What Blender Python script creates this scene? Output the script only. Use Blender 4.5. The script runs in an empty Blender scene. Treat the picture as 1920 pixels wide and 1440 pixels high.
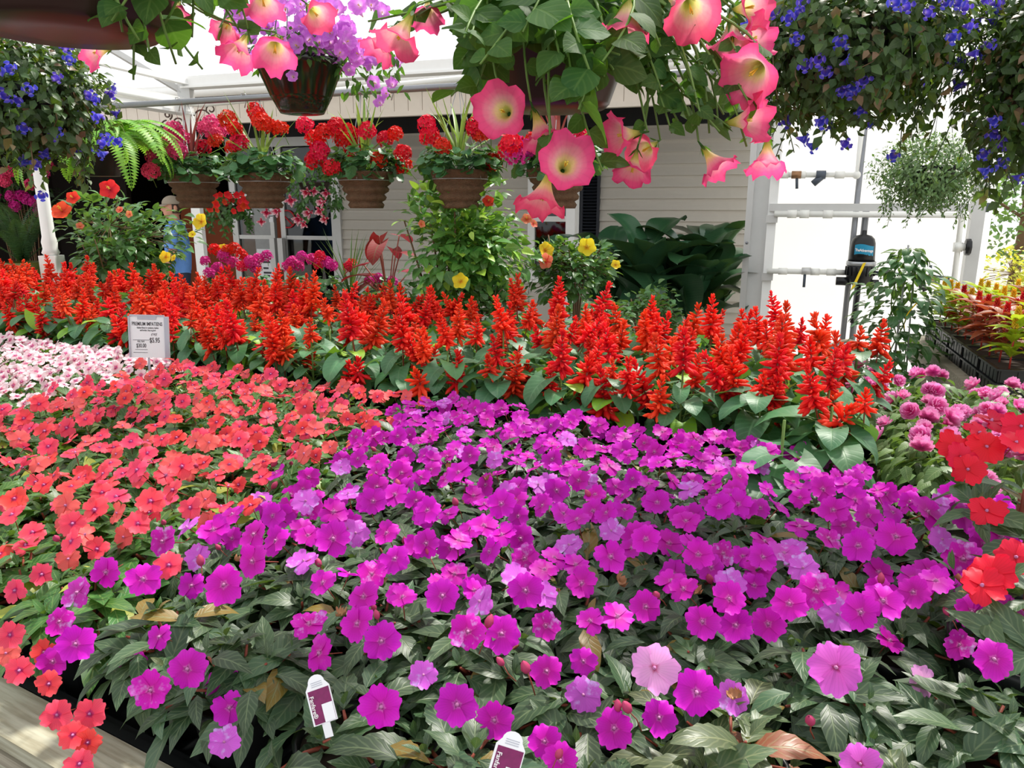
import bpy, math, random
import numpy as np
from mathutils import Matrix, Vector

R = random.Random(11)
S = bpy.context.scene
COL = S.collection
PI = math.pi

# ------------------------------------------------------------------ camera, sky, sun, exposure
FPX = 1387.0                      # focal length in pixels of the 1920 wide frame
TH = math.radians(13.5)           # downward pitch
CAMZ = 1.62
cam_d = bpy.data.cameras.new('camera')
cam_d.sensor_width = 36.0
cam_d.lens = FPX / 1920.0 * 36.0
cam_d.clip_start = 0.02
cam = bpy.data.objects.new('camera', cam_d)
COL.objects.link(cam)
cam.location = (0, 0, CAMZ)
cam.rotation_euler = (PI / 2 - TH, 0, 0)
S.camera = cam

w = bpy.data.worlds.new('sky')
S.world = w
w.use_nodes = True
bg = w.node_tree.nodes['Background']
bg.inputs[0].default_value = (0.97, 0.985, 1.0, 1)
bg.inputs[1].default_value = 1.12

sun_d = bpy.data.lights.new('sun', 'SUN')
sun_d.energy = 4.6
sun_d.angle = math.radians(6)
sun_d.color = (1.0, 0.95, 0.86)
sun = bpy.data.objects.new('sun', sun_d)
COL.objects.link(sun)
# light comes from behind the bench, a little to the right, high up
sd = Vector((-0.42, -0.50, -0.95)).normalized()
sun.rotation_euler = sd.to_track_quat('-Z', 'Y').to_euler()

S.view_settings.view_transform = 'Standard'
S.view_settings.look = 'None'
S.view_settings.gamma = 1.0
S.view_settings.use_curve_mapping = False
S.view_settings.exposure = 0.2

# ------------------------------------------------------------------ geometry helpers
CT, ST = math.cos(TH), math.sin(TH)
def ray(px, py):
    a = (px - 960) / FPX; b = (720 - py) / FPX
    return np.array((a, CT + b * ST, -ST + b * CT))
CAM = np.array((0, 0, CAMZ))
def at(px, py, d): return CAM + d * ray(px, py)
def atz(px, py, z):
    v = ray(px, py); return CAM + v * ((z - CAMZ) / v[2])
def proj(p):
    q = np.asarray(p) - CAM
    dep = q[1] * CT - q[2] * ST; u = q[1] * ST + q[2] * CT
    return 960 + FPX * q[0] / dep, 720 - FPX * u / dep, dep

def nrm(v):
    v = np.asarray(v, float); n = np.linalg.norm(v)
    return v / n if n > 1e-9 else np.array((0, 0, 1.0))
def basis(pos, y, zh, s=1.0, sx=None):
    y = nrm(y); x = np.cross(y, nrm(zh))
    if np.linalg.norm(x) < 1e-4: x = np.cross(y, (0.31, 0.9, 0.2))
    x = nrm(x); z = np.cross(x, y)
    M = np.eye(4); M[:3, 0] = x * (sx if sx else s); M[:3, 1] = y * s; M[:3, 2] = z * s; M[:3, 3] = pos
    return M
def basis_z(pos, z, s=1.0, spin=None):
    z = nrm(z); a = R.uniform(0, 2 * PI) if spin is None else spin
    h = np.array((math.cos(a), math.sin(a), 0.13)); x = nrm(np.cross(h, z)); y = np.cross(z, x)
    M = np.eye(4); M[:3, 0] = x * s; M[:3, 1] = y * s; M[:3, 2] = z * s; M[:3, 3] = pos
    return M
def tr(x, y, z, s=1.0):
    M = np.eye(4) * s; M[3, 3] = 1; M[:3, 3] = (x, y, z); return M
def rz(a):
    M = np.eye(4); c, s = math.cos(a), math.sin(a); M[0, 0] = c; M[0, 1] = -s; M[1, 0] = s; M[1, 1] = c; return M

class T:                                  # a piece of geometry
    def __init__(s, V, F, uv=None, mi=0):
        s.V = np.asarray(V, float).reshape(-1, 3)
        s.tot = np.array([len(f) for f in F], np.int32)
        s.loop = np.array([i for f in F for i in f], np.int32)
        s.uv = np.zeros((len(s.V), 2)) if uv is None else np.asarray(uv, float)
        s.mi = np.full(len(s.tot), mi, np.int32) if np.isscalar(mi) else np.asarray(mi, np.int32)
class MB:                                 # collects pieces into one mesh
    def __init__(s): s.V = []; s.L = []; s.N = []; s.U = []; s.M = []; s.n = 0
    def add(s, t, M=None, mi=None):
        V = t.V if M is None else t.V @ M[:3, :3].T + M[:3, 3]
        s.V.append(V); s.L.append(t.loop + s.n); s.N.append(t.tot); s.U.append(t.uv)
        s.M.append(t.mi if mi is None else np.full(len(t.tot), mi, np.int32)); s.n += len(V)
        return s
    def tpl(s):
        t = T.__new__(T); t.V = np.concatenate(s.V); t.loop = np.concatenate(s.L); t.tot = np.concatenate(s.N)
        t.uv = np.concatenate(s.U); t.mi = np.concatenate(s.M); return t
    def mesh(s, name, mats, smooth=True): return mesh_of(s.tpl(), name, mats, smooth)
def mesh_of(t, name, mats, smooth=True):
    me = bpy.data.meshes.new(name)
    me.vertices.add(len(t.V)); me.vertices.foreach_set('co', t.V.astype(np.float32).ravel())
    me.loops.add(len(t.loop)); me.loops.foreach_set('vertex_index', t.loop)
    me.polygons.add(len(t.tot))
    st = np.concatenate(([0], np.cumsum(t.tot)[:-1])).astype(np.int32)
    me.polygons.foreach_set('loop_start', st)
    me.polygons.foreach_set('material_index', t.mi)
    me.polygons.foreach_set('use_smooth', np.full(len(t.tot), smooth, bool))
    uvl = me.uv_layers.new(name='uv')
    uvl.data.foreach_set('uv', t.uv[t.loop].astype(np.float32).ravel())
    for m in (mats if isinstance(mats, (list, tuple)) else [mats]): me.materials.append(m)
    me.update(calc_edges=True); me.validate()
    return me

def ob(name, mesh, parent=None, M=None, kind=None, label=None):
    o = bpy.data.objects.new(name, mesh); COL.objects.link(o)
    if parent is not None: o.parent = parent
    if M is not None: o.matrix_basis = Matrix(M.tolist())
    if kind: o['kind'] = kind
    if label: o['label'] = label
    return o
def thing(name, label, cat, loc=(0, 0, 0), rot=0.0, group=None):
    o = bpy.data.objects.new(name, None); COL.objects.link(o)
    o.empty_display_size = 0.05
    o.location = [float(c) for c in loc]; o.rotation_euler = (0, 0, rot)
    o['label'] = label; o['category'] = cat
    if group: o['group'] = group
    return o
def tag(o, label, cat, group=None, kind=None):
    o['label'] = label; o['category'] = cat
    if group: o['group'] = group
    if kind: o['kind'] = kind
    return o

def box(x0, x1, y0, y1, z0, z1, mi=0):
    V = [(x, y, z) for z in (z0, z1) for y in (y0, y1) for x in (x0, x1)]
    F = [(0, 2, 3, 1), (4, 5, 7, 6), (0, 1, 5, 4), (2, 6, 7, 3), (0, 4, 6, 2), (1, 3, 7, 5)]
    return T(V, F, [(v[0], v[2]) for v in V], mi)
def bar(p, q, wx, wz, up=(0, 0, 1), mi=0):     # square bar from p to q
    p = np.asarray(p, float); q = np.asarray(q, float); L = np.linalg.norm(q - p)
    b = box(-wx / 2, wx / 2, 0, L, -wz / 2, wz / 2, mi)
    b.V = (b.V @ basis(p, q - p, up)[:3, :3].T) + p
    return b
def tube(path, r, n=6, mi=0, cap=True):
    P = [np.asarray(p, float) for p in path]; k = len(P)
    rr = r if hasattr(r, '__len__') else [r] * k
    V = []; UV = []; F = []
    px = None
    for i, p in enumerate(P):
        d = nrm(P[min(i + 1, k - 1)] - P[max(i - 1, 0)])
        if px is None:
            px = np.cross(d, (0, 0, 1)) if abs(d[2]) < 0.9 else np.cross(d, (0, 1, 0))
        px = nrm(px - d * np.dot(px, d)); py = np.cross(d, px)
        for j in range(n):
            a = 2 * PI * j / n
            V.append(p + rr[i] * (math.cos(a) * px + math.sin(a) * py)); UV.append((j / n, i / max(1, k - 1)))
    for i in range(k - 1):
        for j in range(n):
            F.append((i * n + j, i * n + (j + 1) % n, (i + 1) * n + (j + 1) % n, (i + 1) * n + j))
    if cap: F.append(tuple(range(n))[::-1]); F.append(tuple((k - 1) * n + j for j in range(n)))
    return T(V, F, UV, mi)
def lathe(prof, n=20, mi=0, cap0=True, cap1=False, f=None):
    V = []; UV = []; F = []
    k = len(prof)
    for i, (r, z) in enumerate(prof):
        for j in range(n):
            a = 2 * PI * j / n
            rr = r if f is None else r + f(a, i / (k - 1)) * r
            V.append((rr * math.cos(a), rr * math.sin(a), z)); UV.append((j / n, i / (k - 1)))
    for i in range(k - 1):
        for j in range(n):
            F.append((i * n + j, i * n + (j + 1) % n, (i + 1) * n + (j + 1) % n, (i + 1) * n + j))
    if cap0: F.append(tuple(range(n))[::-1])
    if cap1: F.append(tuple((k - 1) * n + j for j in range(n)))
    return T(V, F, UV, mi)
def bez(a, b, c, n=8):
    a, b, c = map(lambda q: np.asarray(q, float), (a, b, c))
    return [(1 - t) ** 2 * a + 2 * t * (1 - t) * b + t * t * c for t in np.linspace(0, 1, n)]
def grid(fn, nu, nv, mi=0):
    V = []; UV = []; F = []
    for j in range(nv + 1):
        for i in range(nu + 1):
            u = i / nu; v = j / nv
            V.append(fn(u, v)); UV.append((u, v))
    for j in range(nv):
        for i in range(nu):
            a = j * (nu + 1) + i; F.append((a, a + 1, a + nu + 2, a + nu + 1))
    return T(V, F, UV, mi)
def ellipsoid(c, r, nu=10, nv=6, mi=0):
    def fn(u, v):
        a = 2 * PI * u; b = PI * (v - 0.5)
        return (c[0] + r[0] * math.cos(b) * math.cos(a), c[1] + r[1] * math.cos(b) * math.sin(a), c[2] + r[2] * math.sin(b))
    return grid(fn, nu, nv, mi)

WID = {
    'lance': lambda t: math.sin(PI * t ** 0.8) ** 1.05,
    'ovate': lambda t: math.sin(PI * min(1, t) ** 0.62) ** 0.85,
    'round': lambda t: math.sin(PI * t ** 0.8) ** 0.55,
    'heart': lambda t: (max(0, 1 - t) ** 0.72) * (0.74 + 1.0 * t) * 1.12,
    'strap': lambda t: (1 - t ** 3) * (0.6 + 0.4 * min(1, t * 4)),
    'paddle': lambda t: math.sin(PI * (0.04 + 0.96 * t) ** 0.9) ** 0.5,
}
def leaf(L, W, shape='lance', nx=4, ny=6, fold=0.22, curl=0.6, serr=0.0, wav=0.0, mi=0, rnd=None):
    wf = WID[shape]; V = []; UV = []; F = []
    y = z = 0.0; ph = R.uniform(0, 6)
    for j in range(ny + 1):
        t = j / ny
        if j:
            a = -curl * (t - 0.3)
            y += math.cos(a) * L / ny; z += math.sin(a) * L / ny
        wd = wf(t) * W / 2
        if serr and 0 < j < ny: wd *= 1 + serr * (1 if j % 2 else -1)
        for i in range(nx + 1):
            s = 2 * i / nx - 1
            x = s * wd; yy = y
            if shape == 'heart': yy -= 0.30 * L * abs(s) ** 1.6 * (1 - t) ** 3
            if shape == 'round': yy -= 0.05 * L * abs(s) * (1 - t)
            zz = z + fold * abs(x) + wav * W * math.sin(t * 9 + ph) * s * abs(s)
            V.append((x, yy, zz)); UV.append((i / nx, t))
    for j in range(ny):
        for i in range(nx):
            a = j * (nx + 1) + i; F.append((a, a + 1, a + nx + 2, a + nx + 1))
    return T(V, F, UV, mi)
def petal(Rr, W, nx=4, ny=4, notch=0.12, cup=0.1, wav=0.0, base=0.12, mi=0, ph=0.0):
    V = []; UV = []; F = []
    for j in range(ny + 1):
        t = j / ny
        g = (0.16 + 0.84 * t ** 0.75) * (1.0 if t < 0.7 else 1 - 0.35 * ((t - 0.7) / 0.3) ** 2)
        for i in range(nx + 1):
            s = 2 * i / nx - 1
            yy = Rr * (base + (1 - base) * t * (1 - 0.32 * s * s * t - notch * math.exp(-(s / 0.32) ** 2) * t ** 3))
            x = s * W / 2 * g
            z = cup * Rr * t * t + 0.05 * Rr * s * s * t + wav * Rr * math.sin(s * 5 + ph) * t * t
            V.append((x, yy, z)); UV.append((i / nx, t))
    for j in range(ny):
        for i in range(nx):
            a = j * (nx + 1) + i; F.append((a, a + 1, a + nx + 2, a + nx + 1))
    return T(V, F, UV, mi)

# ------------------------------------------------------------------ materials
def lin(r, g, b):
    f = lambda c: (c / 255 / 12.92) if c / 255 <= 0.04045 else ((c / 255 + 0.055) / 1.055) ** 2.4
    return (f(r), f(g), f(b), 1.0)
class NT:
    def __init__(s, name):
        s.m = bpy.data.materials.new(name); s.m.use_nodes = True
        s.t = s.m.node_tree; s.t.nodes.clear()
        s.out = s.t.nodes.new('ShaderNodeOutputMaterial')
    def n(s, ty, **kw):
        q = s.t.nodes.new('ShaderNode' + ty)
        for k, v in kw.items(): setattr(q, k, v)
        return q
    def l(s, a, b): s.t.links.new(a, b)
    def inp(s, q, i, v):
        if isinstance(v, bpy.types.NodeSocket): s.l(v, q.inputs[i])
        else: q.inputs[i].default_value = v
    def math(s, op, a, b=0.0, c=0.0, clamp=False):
        q = s.n('Math', operation=op); q.use_clamp = clamp
        s.inp(q, 0, a); s.inp(q, 1, b)
        if op in ('SMOOTH_MIN', 'MULTIPLY_ADD', 'PINGPONG', 'WRAP', 'COMPARE'): s.inp(q, 2, c)
        return q.outputs[0]
    def mix(s, f, a, b, bt='MIX'):
        q = s.n('Mix', data_type='RGBA', blend_type=bt)
        s.inp(q, 0, f); s.inp(q, 6, a); s.inp(q, 7, b); return q.outputs[2]
    def ss(s, v, a, b):
        q = s.n('MapRange', interpolation_type='SMOOTHSTEP'); s.inp(q, 0, v); s.inp(q, 1, a); s.inp(q, 2, b)
        return q.outputs[0]
    def noise(s, vec, sc, det=2.0):
        q = s.n('TexNoise'); q.inputs['Scale'].default_value = sc; q.inputs['Detail'].default_value = det
        if vec is not None: s.l(vec, q.inputs['Vector'])
        return q.outputs[0]
    def hsv(s, col, h=0.5, sa=1.0, v=1.0):
        q = s.n('HueSaturation'); s.inp(q, 'Hue', h); s.inp(q, 'Saturation', sa); s.inp(q, 'Value', v); s.inp(q, 'Color', col)
        return q.outputs[0]
    def princ(s, col, rough=0.5, spec=0.5, metal=0.0, coat=0.0):
        q = s.n('BsdfPrincipled'); s.inp(q, 'Base Color', col); s.inp(q, 'Roughness', rough)
        s.inp(q, 'Specular IOR Level', spec); s.inp(q, 'Metallic', metal); s.inp(q, 'Coat Weight', coat)
        return q
    def fin(s, sh): s.l(sh, s.out.inputs[0]); return s.m
def plain(name, rgb, rough=0.55, metal=0.0, spec=0.4, var=0.12, sc=18.0, coat=0.0, bump=0.0):
    n = NT(name); c = n.n('TexCoord').outputs['Object']
    f = n.noise(c, sc, 4)
    col = n.mix(1.0, lin(*rgb), n.mix(f, (1 - var,) * 3 + (1,), (1 + var,) * 3 + (1,)), 'MULTIPLY')
    p = n.princ(col, rough, spec, metal, coat)
    if bump:
        b = n.n('Bump'); b.inputs['Strength'].default_value = bump; b.inputs['Distance'].default_value = 0.01
        n.l(n.noise(c, sc * 5, 3), b.inputs['Height']); n.l(b.outputs[0], p.inputs['Normal'])
    return n.fin(p.outputs[0])
def island(n):
    g = n.n('NewGeometry').outputs['Random Per Island']; o = n.n('ObjectInfo').outputs['Random']
    return n.math('FRACT', n.math('ADD', g, o))
def leafmat(name, rgb, vein, var=0.35, nv=8.0, slant=2.0, vw=0.5, rough=0.42, trans=0.3, tcol=None, spec=0.45, alt=None, altp=0.0, hue=0.03):
    n = NT(name); uv = n.n('UVMap'); uv.uv_map = 'uv'
    sp = n.n('SeparateXYZ'); n.l(uv.outputs[0], sp.inputs[0])
    u = n.math('ABSOLUTE', n.math('MULTIPLY_ADD', sp.outputs[0], 2.0, -1.0)); v = sp.outputs[1]
    mid = n.math('SUBTRACT', 1.0, n.ss(u, 0.03, 0.10))
    q = n.math('FRACT', n.math('SUBTRACT', n.math('MULTIPLY', v, nv), n.math('MULTIPLY', u, slant)))
    lat = n.math('MULTIPLY', n.math('SUBTRACT', 1.0, n.ss(n.math('ABSOLUTE', n.math('SUBTRACT', q, 0.5)), 0.05, 0.22)), 0.45)
    vm = n.math('MULTIPLY', n.math('MAXIMUM', mid, lat), vw)
    r = island(n)
    base = lin(*rgb)
    if alt: base = n.mix(n.ss(r, 1 - altp, 1 - altp * 0.8), base, lin(*alt))
    r2 = n.math('FRACT', n.math('MULTIPLY', r, 7.31))
    tc = n.n('TexCoord').outputs['Object']
    val = n.math('ADD', n.math('MULTIPLY_ADD', r, var * 2, 1 - var), n.math('MULTIPLY', n.math('SUBTRACT', n.noise(tc, 60, 2), 0.5), 0.35))
    col = n.hsv(base, n.math('MULTIPLY_ADD', r2, hue, 0.5 - hue / 2), 1.0, val)
    col = n.mix(vm, col, lin(*vein))
    p = n.princ(col, rough, spec)
    b = n.n('Bump'); b.inputs['Strength'].default_value = 0.35; b.inputs['Distance'].default_value = 0.002
    n.l(n.math('SUBTRACT', 1.0, vm), b.inputs['Height']); n.l(b.outputs[0], p.inputs['Normal'])
    t = n.n('BsdfTranslucent')
    n.l(n.mix(0.55, col, lin(*(tcol or (150, 190, 40)))), t.inputs[0])
    m = n.n('MixShader'); m.inputs[0].default_value = trans
    n.l(p.outputs[0], m.inputs[1]); n.l(t.outputs[0], m.inputs[2])
    return n.fin(m.outputs[0])
def petalmat(name, stops, var=0.1, hue=0.02, trans=0.35, vein=0.12, nu=22.0, rough=0.5, alt=None, altp=0.0, spec=0.25, bleach=0.0, mott=0.25):
    n = NT(name); uv = n.n('UVMap'); uv.uv_map = 'uv'
    sp = n.n('SeparateXYZ'); n.l(uv.outputs[0], sp.inputs[0])
    rp = n.n('ValToRGB'); e = rp.color_ramp.elements
    while len(e) < len(stops): e.new(0.5)
    for i, (p_, c) in enumerate(stops): e[i].position = p_; e[i].color = lin(*c)
    wob = n.noise(uv.outputs[0], 9.0, 2)
    n.l(n.math('MULTIPLY_ADD', n.math('SUBTRACT', wob, 0.5), 0.16, sp.outputs[1]), rp.inputs[0])
    r = n.n('ObjectInfo').outputs['Random']; r2 = n.math('FRACT', n.math('MULTIPLY', r, 9.7))
    ri = n.n('NewGeometry').outputs['Random Per Island']
    col = rp.outputs[0]
    if alt: col = n.mix(n.ss(r2, 1 - altp, 1 - altp * 0.9), col, n.mix(0.75, col, lin(*alt)))
    ln = n.math('ABSOLUTE', n.math('SINE', n.math('MULTIPLY', sp.outputs[0], nu)))
    vv = n.math('MULTIPLY', n.math('POWER', n.math('SUBTRACT', 1.0, ln), 3.0), vein)
    val = n.math('SUBTRACT', n.math('ADD', n.math('MULTIPLY_ADD', r, var * 2, 1 - var), n.math('MULTIPLY', n.math('SUBTRACT', ri, 0.5), 0.12)), vv)
    col = n.hsv(col, n.math('MULTIPLY_ADD', r2, hue, 0.5 - hue / 2), 1.0, val)
    if bleach:
        f = n.math('MULTIPLY', n.ss(n.noise(n.n('TexCoord').outputs['Object'], 70, 3), 0.55, 0.75), n.math('MULTIPLY', n.ss(r2, 0.72, 0.9), bleach))
        col = n.mix(f, col, lin(215, 190, 250))
    p = n.princ(col, rough, spec)
    t = n.n('BsdfTranslucent'); n.l(col, t.inputs[0])
    m = n.n('MixShader'); m.inputs[0].default_value = trans
    n.l(p.outputs[0], m.inputs[1]); n.l(t.outputs[0], m.inputs[2])
    return n.fin(m.outputs[0])
def woodmat(name, a, b, sc=(2, 30, 30)):
    n = NT(name); c = n.n('TexCoord').outputs['Object']
    mp = n.n('Mapping'); n.l(c, mp.inputs[0]); mp.inputs['Scale'].default_value = sc
    f = n.noise(mp.outputs[0], 3.0, 5)
    col = n.mix(n.ss(f, 0.3, 0.72), lin(*a), lin(*b))
    p = n.princ(col, 0.75, 0.2)
    bu = n.n('Bump'); bu.inputs['Strength'].default_value = 0.4; bu.inputs['Distance'].default_value = 0.004
    n.l(f, bu.inputs['Height']); n.l(bu.outputs[0], p.inputs['Normal'])
    return n.fin(p.outputs[0])

M = {}
M['imp_leaf'] = leafmat('dark impatiens leaf', (58, 84, 56), (128, 146, 104), var=0.42, nv=7, trans=0.16, rough=0.42, spec=0.5, alt=(112, 96, 40), altp=0.02, hue=0.05)
M['imp_leaf_bronze'] = leafmat('bronze green impatiens leaf', (72, 88, 58), (150, 156, 112), var=0.4, nv=7, trans=0.14, rough=0.40, spec=0.55, alt=(120, 74, 42), altp=0.05, hue=0.06)
M['coral_leaf'] = leafmat('mid green impatiens leaf', (62, 106, 50), (142, 168, 92), var=0.42, nv=7, trans=0.22, rough=0.4, alt=(140, 150, 60), altp=0.05)
M['white_leaf'] = leafmat('pale bed leaf', (70, 112, 58), (140, 168, 100), var=0.35, trans=0.25)
M['salvia_leaf'] = leafmat('salvia leaf', (76, 124, 84), (112, 152, 108), var=0.38, nv=7, trans=0.24, tcol=(140, 190, 30), rough=0.45, alt=(120, 160, 40), altp=0.08)
M['petunia_leaf'] = leafmat('petunia leaf', (58, 96, 46), (120, 152, 80), var=0.35, nv=5, trans=0.42, tcol=(130, 190, 30), rough=0.6, spec=0.25, vw=0.3)
M['hibiscus_leaf'] = leafmat('hibiscus leaf', (84, 140, 62), (140, 178, 96), var=0.45, trans=0.3, rough=0.34, spec=0.6, alt=(150, 190, 70), altp=0.2)
M['hibiscus_leaf_dark'] = leafmat('dark hibiscus leaf', (70, 116, 62), (120, 158, 92), var=0.45, trans=0.25, rough=0.36, spec=0.6)
M['torenia_leaf'] = leafmat('torenia leaf', (56, 84, 40), (96, 122, 68), var=0.5, trans=0.25, alt=(100, 76, 56), altp=0.1, vw=0.3)
M['geranium_leaf'] = leafmat('geranium leaf', (62, 112, 66), (104, 150, 96), var=0.35, nv=5, trans=0.2, vw=0.35)
M['fern_leaf'] = leafmat('fern frond', (128, 188, 66), (140, 190, 80), var=0.3, trans=0.4, vw=0.2)
M['banana_leaf'] = leafmat('banana leaf', (40, 76, 50), (84, 120, 76), var=0.35, nv=26, slant=1.0, vw=0.25, trans=0.04, rough=0.3, spec=0.5)
M['strap_leaf'] = leafmat('strap leaf', (136, 164, 84), (186, 200, 130), var=0.3, nv=1, slant=0, vw=0.4, trans=0.25)
M['red_strap'] = leafmat('burgundy strap leaf', (128, 62, 66), (190, 130, 120), var=0.4, nv=1, slant=0, vw=0.4, trans=0.2, tcol=(190, 80, 70))
M['vine_leaf'] = leafmat('vine leaf', (62, 106, 62), (120, 156, 100), var=0.35, trans=0.25, rough=0.32, spec=0.6)
M['small_leaf'] = leafmat('small trailing leaf', (92, 122, 78), (150, 176, 120), var=0.45, trans=0.25, vw=0.2)
M['caladium'] = leafmat('red caladium leaf', (140, 18, 34), (90, 100, 60), var=0.3, trans=0.12, tcol=(220, 40, 60))
M['celosia_bronze'] = leafmat('bronze celosia leaf', (150, 78, 50), (170, 110, 70), var=0.35, trans=0.35, tcol=(210, 90, 40))
M['celosia_green'] = leafmat('lime celosia leaf', (150, 178, 46), (190, 205, 100), var=0.25, trans=0.45, tcol=(210, 220, 40))
M['yellow_leaf'] = leafmat('yellow shrub leaf', (196, 200, 66), (220, 220, 120), var=0.25, trans=0.35, tcol=(230, 230, 60))
M['tree_leaf'] = leafmat('tree leaf', (96, 134, 74), (130, 160, 100), var=0.35, trans=0.3)
M['double_leaf'] = leafmat('double impatiens leaf', (96, 126, 74), (166, 184, 128), var=0.35, trans=0.25)
M['palm_leaf'] = leafmat('palm leaf', (50, 82, 48), (90, 120, 70), var=0.35, trans=0.2)

M['purple'] = petalmat('magenta purple petal', [(0.0, (120, 10, 90)), (0.08, (206, 90, 180)), (0.15, (192, 8, 158)), (0.6, (208, 14, 188)), (1.0, (218, 40, 202))], var=0.12, hue=0.03, trans=0.3, alt=(206, 110, 226), altp=0.13, bleach=0.8, vein=0.1)
M['pinkish'] = petalmat('pale pink petal', [(0.0, (190, 70, 120)), (0.15, (236, 170, 222)), (1.0, (238, 160, 232))], var=0.05)
M['rosepink'] = petalmat('rose violet petal', [(0.0, (150, 20, 80)), (0.12, (214, 90, 190)), (1.0, (222, 96, 214))], var=0.05)
M['coral'] = petalmat('coral red petal', [(0.0, (150, 20, 90)), (0.11, (196, 40, 96)), (0.2, (244, 66, 84)), (0.7, (250, 80, 92)), (1.0, (252, 92, 104))], var=0.09, hue=0.03, trans=0.3, alt=(246, 110, 130), altp=0.25)
M['whitepink'] = petalmat('white pink petal', [(0.0, (200, 40, 110)), (0.16, (226, 110, 150)), (0.35, (248, 206, 216)), (1.0, (252, 232, 236))], var=0.06, trans=0.3)
M['redimp'] = petalmat('crimson petal', [(0.0, (170, 20, 40)), (0.12, (220, 20, 54)), (1.0, (228, 28, 66))], var=0.08, hue=0.008, trans=0.3)
M['doublepink'] = petalmat('rose pink ruffled petal', [(0.0, (206, 30, 126)), (0.45, (236, 84, 176)), (1.0, (250, 176, 224))], var=0.1, trans=0.35)
M['salvia'] = petalmat('scarlet salvia floret', [(0.0, (220, 30, 24)), (0.6, (250, 54, 34)), (1.0, (255, 96, 60))], var=0.1, hue=0.015, trans=0.35, vein=0.0)
M['petunia'] = petalmat('pink petunia', [(0.0, (170, 170, 90)), (0.24, (214, 208, 110)), (0.36, (246, 224, 164)), (0.50, (248, 172, 180)), (0.70, (248, 98, 146)), (1.0, (248, 72, 132))], var=0.08, hue=0.02, trans=0.58, vein=0.06, nu=62.0)
M['lilac'] = petalmat('lilac petunia', [(0.0, (220, 210, 160)), (0.25, (236, 190, 236)), (0.6, (214, 120, 222)), (1.0, (222, 140, 228))], var=0.08, hue=0.03, trans=0.45, nu=40.0)
M['torenia'] = petalmat('blue violet torenia', [(0.0, (190, 170, 220)), (0.35, (120, 100, 220)), (0.7, (70, 62, 204)), (1.0, (110, 104, 226))], var=0.14, trans=0.4, nu=20)
M['geranium_red'] = petalmat('scarlet geranium petal', [(0.0, (190, 8, 24)), (1.0, (238, 18, 40))], var=0.1, trans=0.25)
M['geranium_pink'] = petalmat('pink geranium petal', [(0.0, (200, 40, 90)), (1.0, (238, 74, 130))], var=0.08, trans=0.25)
M['geranium_magenta'] = petalmat('magenta geranium petal', [(0.0, (190, 20, 110)), (1.0, (226, 50, 160))], var=0.08, trans=0.25)
M['hib_red'] = petalmat('red hibiscus petal', [(0.0, (190, 20, 30)), (0.4, (238, 66, 44)), (1.0, (244, 84, 60))], var=0.06, trans=0.4)
M['hib_yellow'] = petalmat('yellow hibiscus petal', [(0.0, (210, 120, 20)), (0.3, (238, 206, 40)), (1.0, (248, 226, 60))], var=0.06, trans=0.4)
M['hib_peach'] = petalmat('peach hibiscus petal', [(0.0, (220, 60, 50)), (0.4, (240, 130, 96)), (1.0, (246, 150, 116))], var=0.06, trans=0.4)
M['fuchsia'] = petalmat('fuchsia petal', [(0.0, (180, 20, 60)), (0.5, (220, 60, 100)), (1.0, (250, 230, 234))], var=0.1)
M['begonia'] = petalmat('orange red begonia petal', [(0.0, (200, 30, 20)), (1.0, (240, 60, 40))], var=0.1)
M['plume_red'] = petalmat('red plume', [(0.0, (190, 30, 40)), (1.0, (230, 50, 50))], var=0.15)
M['plume_yellow'] = petalmat('yellow plume', [(0.0, (230, 170, 40)), (1.0, (250, 214, 60))], var=0.1)
M['whiteflower'] = petalmat('white petal', [(0.0, (230, 226, 190)), (1.0, (248, 246, 240))], var=0.05)
M['bud'] = plain('rose bud', (180, 56, 100), var=0.25)
M['stamen'] = plain('stamen', (224, 190, 150), var=0.2)
M['stamen_y'] = plain('yellow stamen', (214, 190, 60), var=0.2)
M['throat'] = plain('purple eye', (190, 120, 170), var=0.2)
M['stem'] = plain('green stem', (98, 128, 58), var=0.25)
M['redstem'] = plain('reddish stem', (140, 66, 50), var=0.3)
M['wood_stem'] = plain('brown woody stem', (116, 88, 60), var=0.3, bump=0.3)
M['dead'] = plain('withered flower', (170, 120, 84), var=0.35)
M['pot_black'] = plain('black plastic', (26, 28, 30), rough=0.35, var=0.15)
M['pot_glossy'] = plain('glossy dark plastic', (24, 27, 22), rough=0.12, spec=0.6, var=0.2)
M['pot_brown'] = plain('brown plastic', (52, 36, 32), rough=0.3, var=0.15)
M['pot_olive'] = plain('olive glazed pot', (96, 98, 44), rough=0.3)
M['coco'] = plain('coco fibre', (108, 86, 66), rough=0.95, spec=0.1, var=0.45, sc=40, bump=0.9)
M['soil'] = plain('soil', (50, 38, 30), rough=0.95, var=0.4, sc=60)
M['wire'] = plain('galvanised wire', (170, 172, 174), rough=0.35, metal=0.7)
M['wood_edge'] = woodmat('weathered timber', (146, 140, 118), (186, 184, 164))
M['wood_gray'] = woodmat('grey timber', (140, 132, 116), (176, 168, 150))
M['white_paint'] = plain('white paint', (236, 236, 234), rough=0.45, var=0.03)
M['vinyl'] = plain('vinyl siding', (194, 188, 178), rough=0.5, var=0.03)
M['fascia'] = plain('cream fascia', (214, 204, 192), rough=0.5, var=0.04)
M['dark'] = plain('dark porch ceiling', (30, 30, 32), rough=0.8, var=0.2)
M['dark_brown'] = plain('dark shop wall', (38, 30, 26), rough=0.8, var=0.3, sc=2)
M['orange_wall'] = plain('terracotta panel', (150, 74, 40), rough=0.7, var=0.2, sc=3)
M['shutter'] = plain('black shutter', (32, 36, 46), rough=0.5)
M['alu'] = plain('aluminium frame', (196, 196, 194), rough=0.4, metal=0.3, var=0.05)
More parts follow.
